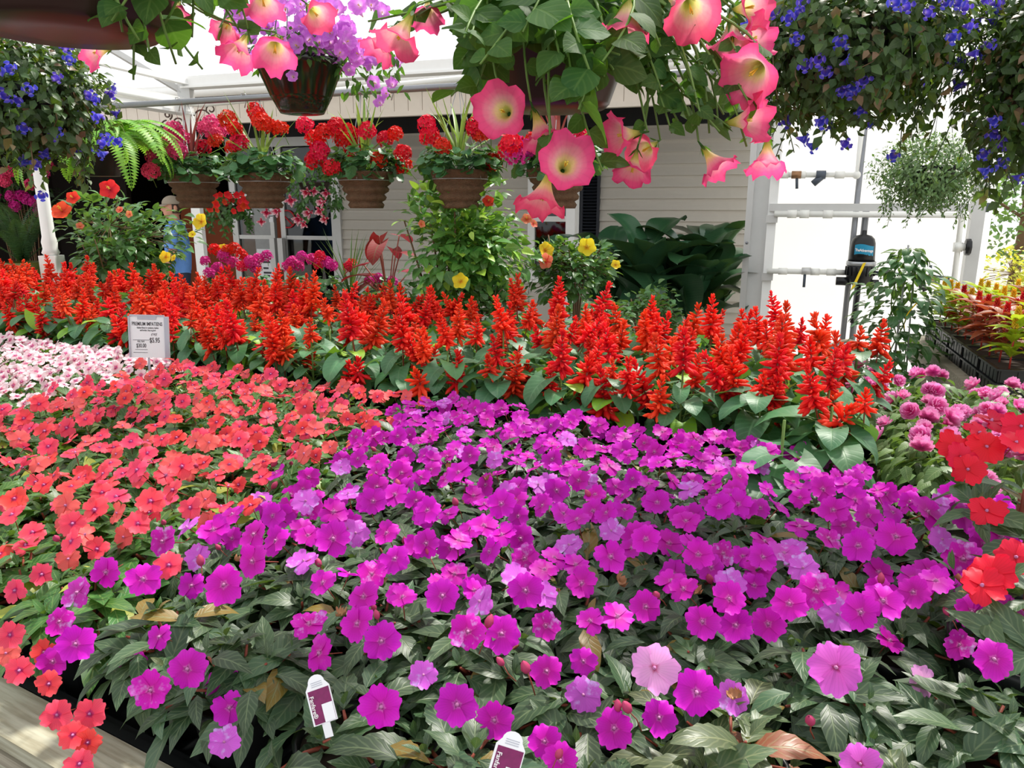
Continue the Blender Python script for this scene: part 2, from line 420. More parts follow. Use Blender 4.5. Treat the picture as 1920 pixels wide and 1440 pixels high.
M['steel'] = plain('galvanised pipe', (136, 138, 142), rough=0.35, metal=0.6, var=0.12)
M['pvc'] = plain('white pipe', (232, 232, 226), rough=0.35, var=0.03)
M['pvc_dark'] = plain('grey fitting', (74, 82, 94), rough=0.45)
M['brass'] = plain('brass valve', (150, 112, 80), rough=0.4, metal=0.6)
M['black_plastic'] = plain('black moulded plastic', (22, 23, 25), rough=0.3)
M['cyan'] = plain('cyan label', (30, 140, 178), rough=0.4, var=0.03)
M['yellow'] = plain('yellow ribbon', (238, 204, 30), rough=0.4, var=0.08)
M['blue'] = plain('blue plastic', (58, 120, 160), rough=0.45)
M['hose'] = plain('beige hose', (206, 190, 164), rough=0.5)
M['iron'] = plain('brown wrought iron', (84, 66, 58), rough=0.6)
M['paper'] = plain('white card', (240, 240, 244), rough=0.5, var=0.02)
M['clear_edge'] = plain('clear acrylic edge', (176, 178, 190), rough=0.15, var=0.1, spec=0.7)
M['ink'] = plain('black ink', (58, 54, 60), rough=0.6, var=0.0)
M['white_ink'] = plain('white ink', (244, 240, 240), rough=0.6, var=0.0)
M['red_ink'] = plain('red ink', (190, 40, 50), rough=0.6, var=0.0)
M['tag_pic'] = plain('magenta print', (120, 14, 84), rough=0.3, var=0.6, sc=90)
M['shirt'] = plain('blue shirt', (104, 152, 220), rough=0.8)
M['skin'] = plain('skin', (206, 148, 122), rough=0.55, var=0.08)
M['cap'] = plain('grey cap', (150, 138, 122), rough=0.85)
M['hair'] = plain('brown hair', (70, 50, 40), rough=0.7)
M['jeans'] = plain('dark trousers', (50, 56, 74), rough=0.85)
M['barrel'] = M['blue']
def groundmat():
    n = NT('pale gravel'); c = n.n('TexCoord').outputs['Object']
    f = n.noise(c, 45, 5); g = n.noise(c, 0.6, 3)
    col = n.mix(f, lin(150, 146, 138), lin(214, 210, 202)); col = n.mix(n.math('MULTIPLY', g, 0.4), col, lin(120, 112, 100))
    p = n.princ(col, 0.9, 0.2)
    b = n.n('Bump'); b.inputs['Strength'].default_value = 0.5; b.inputs['Distance'].default_value = 0.01
    n.l(f, b.inputs['Height']); n.l(b.outputs[0], p.inputs['Normal'])
    return n.fin(p.outputs[0])
M['ground'] = groundmat()
M['mat'] = plain('added dark ground sheet', (30, 30, 32), rough=0.9, var=0.3, sc=30, spec=0.1)  # near-black colour of the sheet added to darken the ground
def filmmat():
    n = NT('white greenhouse film'); d = n.n('BsdfDiffuse'); d.inputs[0].default_value = (0.86, 0.87, 0.88, 1)
    t = n.n('BsdfTranslucent'); c = n.n('TexCoord').outputs['Object']
    n.l(n.mix(n.noise(c, 1.5, 3), (0.90, 0.91, 0.92, 1), (0.97, 0.97, 0.97, 1)), t.inputs[0])
    m = n.n('MixShader'); m.inputs[0].default_value = 0.62
    n.l(d.outputs[0], m.inputs[1]); n.l(t.outputs[0], m.inputs[2]); return n.fin(m.outputs[0])
M['film'] = filmmat()
def glassmat():
    n = NT('dark shop glass'); g = n.n('BsdfGlossy'); g.inputs['Roughness'].default_value = 0.03
    t = n.n('BsdfTransparent'); t.inputs[0].default_value = (0.55, 0.58, 0.58, 1)
    fr = n.n('Fresnel'); fr.inputs[0].default_value = 1.5
    m = n.n('MixShader'); n.l(fr.outputs[0], m.inputs[0]); n.l(t.outputs[0], m.inputs[1]); n.l(g.outputs[0], m.inputs[2])
    return n.fin(m.outputs[0])
M['glass'] = glassmat()

def text(s, size, mat, parent, loc, rot=(PI / 2, 0, 0), sx=1.0, align='CENTER', name='lettering'):
    c = bpy.data.curves.new(name, 'FONT'); c.body = s; c.size = size; c.align_x = align; c.align_y = 'CENTER'
    c.resolution_u = 3; c.extrude = 0.0002; c.offset = size * 0.012; c.materials.append(mat)
    tmp_ = bpy.data.objects.new(name, c); me_ = bpy.data.meshes.new_from_object(tmp_)
    bpy.data.objects.remove(tmp_); bpy.data.curves.remove(c)
    o = bpy.data.objects.new(name, me_); COL.objects.link(o); o.parent = parent
    o.location = [float(x) for x in loc]; o.rotation_euler = rot; o.scale = (sx, 1, 1)
    return o
# ------------------------------------------------------------------ the setting
E1 = np.array((0.949, -0.315, 0)); E2 = np.array((0.315, 0.949, 0)); P0 = np.array((1.56, 6.76, 0))
BROT = math.atan2(-0.315, 0.949)
MBL = tr(P0[0], P0[1], 0) @ rz(BROT)           # frame of the shop: x along the front, y into it
def bpt(s, w_, z): return P0 + s * E1 + w_ * E2 + np.array((0, 0, z))
def struct(name, t, mat, Mx=None, parent=None, smooth=False):
    o = ob(name, mesh_of(t, name, mat, smooth), parent, Mx)
    o['kind'] = 'structure'
    return o
def part(name, t, mat, parent, Mx=None, smooth=True, kind=None, label=None):
    return ob(name, mesh_of(t, name, mat, smooth), parent, Mx, kind, label)
def joined(ts, Ms=None):
    b = MB()
    for t in ts: b.add(t)
    return b.tpl()

g = grid(lambda u, v: (-30 + 60 * u, -6 + 60 * v, 0.0), 8, 8)
gr = struct('ground', g, M['ground']); gr['label'] = 'pale gravel ground under the benches'

gm = struct('added_dark_sheet', grid(lambda u, v: (-4.6 + 6.6 * u, -2.0 + 6.6 * v, 0.006), 2, 2), M['mat']); gm['label'] = 'added dark ground sheet under the flower bench'  # added sheet: stands in for shade round the bench, cuts bounce light

# shop front: lapped white siding in two bays, each board its own piece
def siding(name, s0, s1, label):
    wl = struct(name, box(s0, s1, 1.56, 1.66, 0.0, 2.47), M['vinyl'], MBL); wl['label'] = label
    def bd(u, v):
        z = v * 0.124
        return (s0 + (s1 - s0) * u, 1.56 - (0.002 + 0.032 * (1 - v) ** 1.3), z)
    t = joined([grid(bd, 1, 3), box(s0, s1, 1.526, 1.56, -0.004, 0.001)])
    me = mesh_of(t, 'siding_board', M['vinyl'], False)
    for k in range(20): ob('siding_board', me, wl, tr(0, 0, 0.0 + k * 0.122))
siding('wall_front', -4.43, -1.95, 'white lapped siding wall beside the shop door')
siding('wall_right', -1.12, 0.62, 'white lapped siding wall behind the banana plants')
struct('wall_header', box(-9.6, 0.62, 1.50, 1.66, 2.47, 2.75), M['dark'], MBL)['label'] = 'dark header band above the siding'
hd = struct('ceiling', box(-9.6, 0.7, -0.02, 1.6, 2.74, 2.80), M['dark'], MBL); hd['label'] = 'dark ribbed porch ceiling'
rib = mesh_of(box(-9.6, 0.62, -0.02, 0.02, 0, 0.03), 'ceiling_rib', M['dark'], False)
for k in range(7): ob('ceiling_rib', rib, hd, tr(0, 0.2 + k * 0.18, 2.71))
struct('wall_under_window', box(-1.95, -1.12, 1.55, 1.66, 0.0, 0.75), M['vinyl'], MBL)['label'] = 'white wall strip under the small window'
# fascia of grooved cream panels
fa = struct('trim_1', box(-9.6, 0.7, 0.0, 0.03, 2.52, 2.76), M['fascia'], MBL); fa['label'] = 'cream grooved fascia along the porch eave'
pm = mesh_of(box(0.003, 0.147, -0.012, 0.002, 2.515, 2.72), 'fascia_panel', M['fascia'], False)
for k in range(68): ob('fascia_panel', pm, fa, tr(-9.6 + k * 0.15, 0, 0))
ob('drip_edge', mesh_of(box(-9.6, 0.7, -0.03, 0.04, 2.475, 2.52), 'drip_edge', M['fascia'], False), fa)
gu = struct('trim_2', lathe([(0.001, 0), (0.06, 0), (0.06, 10.3), (0.001, 10.3)], 12), M['white_paint'], MBL @ tr(-9.6, -0.08, 2.80) @ np.array([[0, 0, 1, 0], [0, 1, 0, 0], [-1, 0, 0, 0], [0, 0, 0, 1.0]]), smooth=True)
gu['label'] = 'round white gutter along the porch eave'
struct('roof', joined([grid(lambda u, v: (-9.6 + 10.3 * u, -0.12 + 6.2 * v, 2.86 + 0.9 * v), 2, 2), box(-9.6, 0.7, -0.12, 0.0, 2.76, 2.86)]), M['white_paint'], MBL)['label'] = 'white shop roof edge above the gutter'
# interior seen as a dark shop
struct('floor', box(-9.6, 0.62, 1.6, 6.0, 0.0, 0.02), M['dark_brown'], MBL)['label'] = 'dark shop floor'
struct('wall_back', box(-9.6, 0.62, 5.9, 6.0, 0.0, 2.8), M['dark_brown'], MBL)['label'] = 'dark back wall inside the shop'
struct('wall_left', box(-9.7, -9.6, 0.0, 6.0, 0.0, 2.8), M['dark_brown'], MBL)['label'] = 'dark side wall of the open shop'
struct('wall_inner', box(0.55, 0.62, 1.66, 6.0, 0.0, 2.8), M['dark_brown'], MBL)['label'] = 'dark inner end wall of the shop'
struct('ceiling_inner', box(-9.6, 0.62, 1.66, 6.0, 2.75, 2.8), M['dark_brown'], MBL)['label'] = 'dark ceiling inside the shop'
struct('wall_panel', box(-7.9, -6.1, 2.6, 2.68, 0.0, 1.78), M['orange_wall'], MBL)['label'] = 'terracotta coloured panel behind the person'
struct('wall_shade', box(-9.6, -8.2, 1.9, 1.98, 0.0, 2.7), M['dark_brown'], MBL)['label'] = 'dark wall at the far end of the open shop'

# glass double door
dr = thing('door_1', 'white framed glass double door of the shop with notices', 'door', bpt(0, 0, 0), BROT)
dr['kind'] = 'structure'
def fr(n, a): return part(n, a, M['alu'], dr, smooth=False)
S0, SM, S1 = -5.99, -5.42, -4.56
for a, b in ((S0 - 0.09, S0), (S1, S1 + 0.13)): fr('jamb', box(a, b, 1.5, 1.6, 0, 2.47))
fr('head', box(S0, S1, 1.5, 1.6, 2.36, 2.47))
fr('mullion', box(SM - 0.06, SM, 1.5, 1.56, 0, 2.36))
fr('stile', box(SM + 0.10, SM + 0.17, 1.5, 1.56, 0, 2.36))
fr('rail', box(S0, SM - 0.06, 1.51, 1.55, 1.20, 1.25)); fr('rail', box(SM + 0.17, S1, 1.51, 1.55, 1.20, 1.25))
fr('rail', box(S0, SM - 0.06, 1.51, 1.55, 0.02, 0.2)); fr('rail', box(SM + 0.17, S1, 1.51, 1.55, 0.02, 0.2))
part('pane', box(S0, SM - 0.06, 1.525, 1.533, 0.2, 2.36), M['glass'], dr, smooth=False)
part('pane', box(SM + 0.17, S1, 1.525, 1.533, 0.2, 2.36), M['glass'], dr, smooth=False)
for a in (SM - 0.02, SM + 0.10): fr('pull_handle', box(a, a + 0.075, 1.40, 1.46, 0.82, 1.22))
part('side_panel', box(SM - 0.32, SM - 0.06, 1.512, 1.522, 0.6, 1.75), plain('pale door film', (150, 152, 152), rough=0.3), dr, smooth=False)
nt = part('notice', box(SM - 0.30, SM - 0.07, 1.500, 1.510, 0.66, 1.07), M['paper'], dr, smooth=False, label='white sale notice on the door glass')
text('SALE', 0.10, M['red_ink'], nt, (SM - 0.265, 1.497, 0.88), rot=(PI / 2, -PI / 2, 0), sx=0.9)
for i, (z, a) in enumerate(((1.02, 0.16), (0.96, 0.12), (0.90, 0.14), (0.82, 0.10), (0.76, 0.15), (0.72, 0.12))):
    part('print_line', box(SM - 0.215, SM - 0.215 + a * 0.8, 1.497, 1.499, z - 0.012, z + 0.012), M['ink'], nt, smooth=False)
n2 = part('notice', box(S0 + 0.03, S0 + 0.25, 1.500, 1.510, 1.50, 1.78), M['paper'], dr, smooth=False)
pl = part('pull_sign', box(SM - 0.065, SM - 0.005, 1.492, 1.50, 1.42, 1.72), M['paper'], dr, smooth=False)
text('PULL', 0.085, M['ink'], pl, (SM - 0.035, 1.489, 1.56), rot=(PI / 2, PI / 2, 0))
ns = thing('no_smoking_sign', 'round red no smoking sign on the glass door', 'sign', bpt(0, 0, 0), BROT)
cx, cz = SM + 0.20, 1.46
part('sign_ring', tube([(cx + 0.11 * math.cos(a), 1.515, cz + 0.11 * math.sin(a)) for a in np.linspace(0, 2 * PI, 25)], 0.011, 5), M['red_ink'], ns)
part('sign_bar', tube([(cx - 0.075, 1.512, cz + 0.075), (cx + 0.075, 1.512, cz - 0.075)], 0.010, 5), M['red_ink'], ns)
part('cigarette_symbol', box(cx - 0.07, cx + 0.06, 1.515, 1.521, cz - 0.014, cz + 0.008), M['ink'], ns, smooth=False)
part('sign_disc', lathe([(0.001, 0), (0.108, 0), (0.108, 0.004), (0.001, 0.004)], 24), plain('grey sticker', (120, 116, 116)), ns, tr(cx, 1.522, cz) @ np.array([[1, 0, 0, 0], [0, 0, 1, 0], [0, -1, 0, 0], [0, 0, 0, 1.0]]))
# small window with shutter and a white porch post
wi = thing('window_1', 'small white framed window beside the dark shutter', 'window', bpt(0, 0, 0), BROT); wi['kind'] = 'structure'
for q in (box(-1.95, -1.87, 1.5, 1.6, 0.75, 2.3), box(-1.42, -1.34, 1.5, 1.6, 0.75, 2.3)): part('window_frame', q, M['white_paint'], wi, smooth=False)
for z in (0.75, 1.45, 2.24): part('window_rail', box(-1.87, -1.42, 1.5, 1.58, z, z + 0.06), M['white_paint'], wi, smooth=False)
part('pane', box(-1.87, -1.42, 1.54, 1.548, 0.8, 2.26), M['glass'], wi, smooth=False)
sh = thing('shutter', 'black louvred shutter beside the white siding', 'shutter', bpt(0, 0, 0), BROT)
for q in (box(-1.33, -1.30, 1.50, 1.55, 0.75, 2.3), box(-1.14, -1.11, 1.50, 1.55, 0.75, 2.3), box(-1.30, -1.14, 1.50, 1.55, 0.75, 0.82), box(-1.30, -1.14, 1.50, 1.55, 2.23, 2.3)): part('shutter_frame', q, M['shutter'], sh, smooth=False)
sl = mesh_of(bar((-1.30, 1.525, 0), (-1.14, 1.525, 0), 0.045, 0.01, (0, 0.5, 1)), 'slat', M['shutter'], False)
for k in range(40): ob('slat', sl, sh, tr(0, 0, 0.84 + k * 0.035))
po = thing('porch_post', 'slim white porch post in front of the dark shutter', 'post', bpt(-1.28, 0.9, 0), BROT)
part('shaft', box(-0.05, 0.05, -0.05, 0.05, 0, 2.74), M['white_paint'], po, smooth=False)
part('base_block', box(-0.07, 0.07, -0.07, 0.07, 0, 0.3), M['white_paint'], po, smooth=False)
# turned post at the left
tp = thing('turned_post', 'white turned porch post standing behind the left hibiscus', 'post', (-3.48, 5.66, 0))
part('shaft', lathe([(0.045, 1.26), (0.062, 1.28), (0.05, 1.31), (0.055, 1.36), (0.045, 1.4), (0.042, 1.9), (0.048, 2.1), (0.06, 2.16), (0.045, 2.2), (0.045, 2.7)], 14, cap1=True), M['white_paint'], tp)
part('base_block', box(-0.062, 0.062, -0.062, 0.062, 0, 1.26), M['white_paint'], tp, smooth=False)

# greenhouse frame over the left bay
JP = at(350, 190, 7.3) * np.array((1, 1, 0))
gp = thing('greenhouse_post', 'white greenhouse post below the roof beam junction', 'post', JP)
part('shaft', box(-0.045, 0.045, -0.045, 0.045, 0, 2.66), M['white_paint'], gp, smooth=False)
part('cap_bracket', box(-0.06, 0.06, -0.06, 0.06, 2.6, 2.78), M['alu'], gp, smooth=False)
sc = thing('scroll_bracket', 'brown wrought iron scroll bracket on the white greenhouse post', 'bracket', JP)
def spiral(c, r0, r1, a0, a1, n=22): return [np.array((c[0] + (r0 + (r1 - r0) * t) * math.cos(a0 + (a1 - a0) * t), c[1], c[2] + (r0 + (r1 - r0) * t) * math.sin(a0 + (a1 - a0) * t))) for t in np.linspace(0, 1, n)]
for pth in (spiral((-0.10, -0.02, 2.42), 0.055, 0.012, PI * 0.1, PI * 2.6), spiral((-0.19, -0.02, 2.50), 0.045, 0.012, -PI * 0.4, PI * 2.2), spiral((-0.21, -0.02, 2.38), 0.07, 0.015, PI * 0.5, PI * 2.9)):
    part('scroll', tube(pth, 0.008, 6), M['iron'], sc)
for pth in (spiral((0.16, -0.02, 2.46), 0.10, 0.03, PI * 0.9, -PI * 1.0), spiral((0.24, -0.02, 2.55), 0.05, 0.015, PI * 1.2, -PI * 0.9)):
    part('scroll', tube(pth, 0.008, 6), M['iron'], sc)
def beamobj(name, label, p, q, wx, wz, mat, cat='beam', extra=None):
    o = thing(name, label, cat, p)
    part('web', bar((0, 0, 0), np.asarray(q) - np.asarray(p), wx, wz), mat, o, smooth=False)
    part('flange', bar((0, 0, -wz / 2), np.asarray(q) - np.asarray(p) - np.array((0, 0, wz / 2)) + np.array((0, 0, 0)), wx * 1.5, wz * 0.18), mat, o, smooth=False)
    return o
J2 = JP + np.array((0, 0, 2.58))
beamobj('roof_beam', 'broad white greenhouse gutter beam running to the junction post', J2, J2 - E2 * 5.2, 0.12, 0.14, M['white_paint'])
beamobj('roof_rail', 'thin white rail above the broad gutter beam', J2 + E1 * 0.05 + (0, 0, 0.22), J2 - E2 * 5.2 + E1 * 0.05 + (0, 0, 0.30), 0.05, 0.05, M['white_paint'])
beamobj('eave_purlin', 'white flat purlin above the gutter by the black pot', J2 + (0, 0, 0.22), J2 + E1 * 5.6 + (0, 0, 0.22), 0.10, 0.10, M['white_paint'])
beamobj('diagonal_brace', 'grey steel brace slanting down to the junction post', J2 - E1 * 0.7 - E2 * 0.9 + (0, 0, 0.75), J2 + (0, 0, 0.12), 0.05, 0.05, M['alu'])
wp = thing('water_pipe', 'white plastic pipe bending along the eave under the purlin', 'pipe', J2)
part('pipe_run', tube([(-E2 * 5.0 + (0, 0, 0.02))[:3], -E2 * 0.4 + E1 * 0.07, E1 * 0.25 - E2 * 0.1, E1 * 5.4 - E2 * 0.12 + np.array((0, 0, 0.18))], 0.03, 10), M['pvc'], wp)
hp = thing('basket_rail', 'grey galvanised pipe carrying the geranium baskets', 'pipe', (-2.6, 4.77, 2.205))
part('pipe_run', tube([(0, 0, 0), np.array((3.95, -1.4, 0.0))], 0.017, 12), M['steel'], hp)
for k in range(9):
    q = np.array((3.95, -1.4, 0)) * (0.06 + 0.11 * k)
    part('hook', tube([q + (0, 0, -0.05), q + (0.012, 0, -0.01), q + (0.012, 0, 0.024), q + (-0.012, 0, 0.024), q + (-0.014, 0, -0.006)], 0.003, 5), M['wire'], hp)
# overhead pipes that carry the nearest baskets (above the picture)
for i, (a, b) in enumerate((((-2.2, 1.75, 2.75), (2.6, 0.75, 2.75)), ((-2.4, 3.35, 2.78), (3.2, 1.9, 2.78)))):
    o = thing('overhead_rail', ['galvanised pipe above the pink petunia baskets', 'galvanised pipe above the blue flower baskets'][i], 'pipe', a)
    part('pipe_run', tube([(0, 0, 0), np.array(b) - np.array(a)], 0.02, 10), M['steel'], o)

# greenhouse end bay on the right: column, film wall, rails
cl = thing('greenhouse_column', 'tall white steel column between banana plants and bright film wall', 'column', bpt(0.62, -0.2, 0), BROT)
part('back_web', box(-0.10, 0.10, 0.02, 0.05, 0, 4.2), M['white_paint'], cl, smooth=False)
for a, b in ((-0.115, -0.065), (0.065, 0.115)): part('flange', box(a, b, -0.06, 0.03, 0, 4.2), M['alu'], cl, smooth=False)
for a in (-0.09, 0.09):
    part('bolt', ellipsoid((a, -0.062, 1.32), (0.012, 0.008, 0.012), 8, 5), M['steel'], cl)
fw = struct('wall_film', grid(lambda u, v: (0.72 + 1.62 * u, -0.10, 4.6 * v), 6, 8), M['film'], MBL); fw['label'] = 'bright white translucent greenhouse film wall'
for i, z in enumerate((2.55, 2.86)):
    q = ob('film_rail', mesh_of(box(0.72, 2.34, -0.14, -0.10, z, z + 0.06), 'film_rail', M['white_paint'], False), fw)
def wpt(px, py, w_=-0.38):
    v = ray(px, py); t = (w_ + np.dot(P0, E2) - np.dot(CAM, E2)) / np.dot(v, E2)
    p = CAM + t * v; return (np.dot(p - P0, E1), p[2])
def pvcobj(name, label, pts, r=0.022, mat='pvc', w_=-0.38, couplers=(), cat='pipe'):
    L = [wpt(*p, w_) for p in pts]
    o = thing(name, label, cat, bpt(L[0][0], w_, L[0][1]), BROT)
    P = [np.array((a - L[0][0], 0, b - L[0][1])) for a, b in L]
    part('pipe_run', tube(P, r, 10), M[mat], o)
    for p in P[1:-1]: part('elbow', ellipsoid(p, (r * 1.45, r * 1.45, r * 1.45), 10, 6), M[mat], o)
    for i, t in couplers:
        a, b = P[i], P[i + 1]; c = a + (b - a) * t; d_ = nrm(b - a)
        part('coupling', tube([c - d_ * 0.035, c + d_ * 0.035], r * 1.3, 10), M[mat], o)
    return o, L[0]
def hangbits(o, L0, lst, w_=-0.38):
    for nm, mat, pts, r in lst:
        Q = [wpt(*p, w_) for p in pts]
        part(nm, tube([np.array((a - L0[0], -0.02, b - L0[1])) for a, b in Q], r, 8), M[mat], o)
o, L0 = pvcobj('upper_water_pipe', 'white pipe with two valves turning up beside the film wall', [(1452, 328), (1606, 328), (1618, 225)], couplers=((0, .12), (0, .33), (0, .8)))
hangbits(o, L0, [('valve_body', 'brass', [(1484, 328), (1502, 328)], 0.03), ('valve_handle', 'pvc_dark', [(1494, 330), (1494, 354)], 0.011), ('strainer', 'pvc_dark', [(1530, 328), (1548, 328)], 0.033), ('strainer_leg', 'pvc_dark', [(1542, 330), (1524, 345)], 0.026)])
o, L0 = pvcobj('middle_water_pipe', 'white pipe along the middle rail turning down at the right', [(1452, 401), (1803, 404), (1770, 690)], r=0.026, couplers=((0, .1), (0, .17), (0, .3), (1, .2), (1, .48), (1, .62)))
hangbits(o, L0, [('valve_stub', 'pvc', [(1788, 463), (1808, 463)], 0.028), ('valve_knob', 'black_plastic', [(1809, 463), (1818, 463)], 0.062)])
o, L0 = pvcobj('lower_water_pipe', 'white pipe with black valve leading to the injector', [(1438, 508), (1590, 511)], couplers=((0, .2), (0, .6), (0, .8)))
hangbits(o, L0, [('valve_body', 'alu', [(1503, 508), (1520, 508)], 0.03), ('valve_handle', 'pvc_dark', [(1509, 512), (1507, 538)], 0.011)])
o, L0 = pvcobj('outlet_pipe', 'dark outlet pipe between the injector and right white pipe', [(1640, 512), (1730, 519), (1780, 522)], r=0.018, mat='pvc_dark')
hangbits(o, L0, [('valve_handle', 'pvc_dark', [(1743, 518), (1744, 497)], 0.011), ('valve_body', 'brass', [(1736, 521), (1752, 521)], 0.026), ('drop_hose', 'black_plastic', [(1700, 515), (1722, 520), (1732, 545)], 0.028)])
for nm, lb, p, q, r, mt in (('support_pole', 'slim grey steel pole rising past the injector', (1622, 225), (1574, 690), 0.022, 'steel'), ('support_pole', 'second grey pole behind the hanging green vine', (1628, 405), (1592, 690), 0.025, 'steel')):
    a, b = wpt(*p, -0.30), wpt(*q, -0.30)
    o = thing(nm, lb, 'pole', bpt(b[0], -0.30, 0), BROT)
    part('shaft', tube([(0, 0, 0), (0, 0, 2.6 if 'slim' in lb else 1.6)], r, 10), M[mt], o)
    part('foot_plate', box(-0.06, 0.06, -0.06, 0.06, 0, 0.01), M[mt], o, smooth=False)
a, b = wpt(1443, 389, -0.32), wpt(1847, 393, -0.32)
o = thing('middle_rail', 'grey aluminium rail across the film wall', 'rail', bpt(a[0], -0.32, a[1]), BROT)
part('rail', box(0, b[0] - a[0], -0.025, 0.025, -0.03, 0.03), M['alu'], o, smooth=False)
part('end_cap', box(b[0] - a[0], b[0] - a[0] + 0.02, -0.03, 0.03, -0.035, 0.035), M['pvc_dark'], o, smooth=False)
a = wpt(1822, 480, -0.32)
o = thing('corner_post', 'grey aluminium corner post right of the film wall', 'post', bpt(a[0], -0.30, 0), BROT)
part('shaft', box(-0.045, 0.045, -0.045, 0.045, 0, 3.6), M['alu'], o, smooth=False)
part('foot_plate', box(-0.08, 0.08, -0.08, 0.08, 0, 0.012), M['alu'], o, smooth=False)
# narrow white strip beside the column
a = wpt(1448, 400, -0.3)
o = thing('pipe_standoff', 'white upright strip carrying the water pipes beside the column', 'post', bpt(a[0], -0.3, 0), BROT)
part('strip', box(-0.035, 0.035, -0.02, 0.02, 0, 3.2), M['white_paint'], o, smooth=False)
for z in (1.52, 1.93, 1.05): part('clamp', box(-0.045, 0.045, -0.06, 0.025, z - 0.03, z + 0.03), M['alu'], o, smooth=False)
# fertiliser injector
c = wpt(1615, 490, -0.42)
fi = thing('fertiliser_injector', 'black dome topped injector with cyan label and yellow ribbon', 'water injector', bpt(c[0], -0.42, c[1] - 0.17), BROT)
part('body', lathe([(0.04, -0.02), (0.085, 0.0), (0.10, 0.05), (0.105, 0.13), (0.10, 0.14)], 20, cap1=True), M['black_plastic'], fi)
part('clamp_band', lathe([(0.102, 0.138), (0.109, 0.14), (0.109, 0.17), (0.102, 0.172)], 20, cap0=False), M['wire'], fi)
dm = part('dome', lathe([(0.098, 0.17), (0.094, 0.24), (0.090, 0.31), (0.080, 0.345), (0.055, 0.37), (0.02, 0.378), (0.018, 0.41), (0.001, 0.412)], 20), M['black_plastic'], fi)
part('fin_ring', joined([box(-0.006, 0.006, -0.112, -0.098, 0.06, 0.13)] + [T(box(-0.006, 0.006, -0.112, -0.098, 0.06, 0.13).V @ rz(k * PI / 8)[:3, :3].T, [(0, 2, 3, 1), (4, 5, 7, 6), (0, 1, 5, 4), (2, 6, 7, 3), (0, 4, 6, 2), (1, 3, 7, 5)]) for k in range(1, 16)]), M['black_plastic'], fi, smooth=False, kind='stuff')
lb = part('label_band', grid(lambda u, v: (0.0945 * math.sin(-0.75 + 1.6 * u), -0.0945 * math.cos(-0.75 + 1.6 * u), 0.225 + 0.075 * v + 0.008 * math.sin(u * 5)), 12, 2), M['cyan'], fi)
for i, ch in enumerate('TheAdvantage'):
    a = -0.66 + 1.42 * (i + 0.5) / 12
    text(ch, 0.030, M['white_ink'], lb, (0.0975 * math.sin(a), -0.0975 * math.cos(a), 0.262 - 0.003 * i * 0.2), rot=(PI / 2, 0, a))
part('inlet', tube([(-0.17, 0, 0.01), (-0.06, 0, 0.01)], 0.034, 10), M['black_plastic'], fi)
part('outlet', tube([(0.06, 0, 0.0), (0.14, 0, 0.0)], 0.03, 10), M['black_plastic'], fi)
part('ribbon', grid(lambda u, v: (0.0 - 0.07 * v + 0.022 * u, -0.118 - 0.01 * v, 0.165 - 0.21 * v + 0.006 * u), 1, 6), M['yellow'], fi)
part('drain_hose', tube(bez((0.0, 0, -0.02), (0.0, -0.02, -0.2), (-0.02, 0.0, -0.32)), 0.018, 8), M['black_plastic'], fi)
hs = thing('hose', 'beige looped hose lying over the blue drum', 'hose', at(1600, 690, 4.6))
part('loop', tube(bez((0.10, 0, -0.15), (0.10, 0, 0.22), (-0.10, 0.02, 0.16)) + bez((-0.10, 0.02, 0.16), (-0.17, 0.02, 0.14), (-0.18, 0.0, 0.06))[1:], 0.012, 8), M['hose'], hs)
q = at(1578, 660, 4.7)
dm = thing('drum', 'blue plastic drum standing behind the red salvias', 'drum', (q[0], q[1], 0))
part('body', lathe([(0.11, 0), (0.12, 0.02), (0.12, q[2] * 0.5), (0.124, q[2] * 0.52), (0.12, q[2] * 0.55), (0.12, q[2] + 0.02), (0.10, q[2] + 0.04), (0.001, q[2] + 0.045)], 20), M['barrel'], dm)
part('rim', lathe([(0.118, q[2] + 0.01), (0.126, q[2] + 0.02), (0.118, q[2] + 0.03)], 20, cap0=False), M['barrel'], dm)
# ------------------------------------------------------------------ the big bench and its flowers
U = np.array((-0.879, 0.477, 0)); VV = np.array((0.477, 0.879, 0))
BNROT = math.atan2(-0.477, 0.879)
ZB = 0.735                                    # bench top
def uv_of(p): return float(np.dot(p[:2], U[:2])), float(np.dot(p[:2], VV[:2]))
def buv(u, v, z): return U * u + VV * v + np.array((0, 0, z))
bn = thing('flower_bench', 'long timber bench with a weathered grey edge board', 'bench', (0, 0, 0), BNROT)
part('edge_board', box(-5.2, 1.3, 0.535, 0.575, ZB - 0.12, ZB + 0.03), M['wood_edge'], bn, smooth=False)
part('edge_cap', box(-5.2, 1.3, 0.508, 0.594, ZB + 0.03, ZB + 0.058), M['wood_edge'], bn, smooth=False)
part('edge_board', box(-5.2, 1.3, 3.21, 3.25, ZB - 0.08, ZB + 0.05), M['wood_edge'], bn, smooth=False)
plank = mesh_of(box(-5.2, 1.3, 0, 0.135, -0.025, 0), 'plank', M['wood_gray'], False)
for k in range(18): ob('plank', plank, bn, tr(0, 0.52 + k * 0.149, ZB))
leg = mesh_of(box(-0.045, 0.045, -0.045, 0.045, 0, ZB - 0.03), 'leg', M['wood_gray'], False)
for x in (-5.0, -3.4, -1.8, -0.2, 1.1):
    for y in (0.56, 1.95, 3.15): ob('leg', leg, bn, tr(x, y, 0))
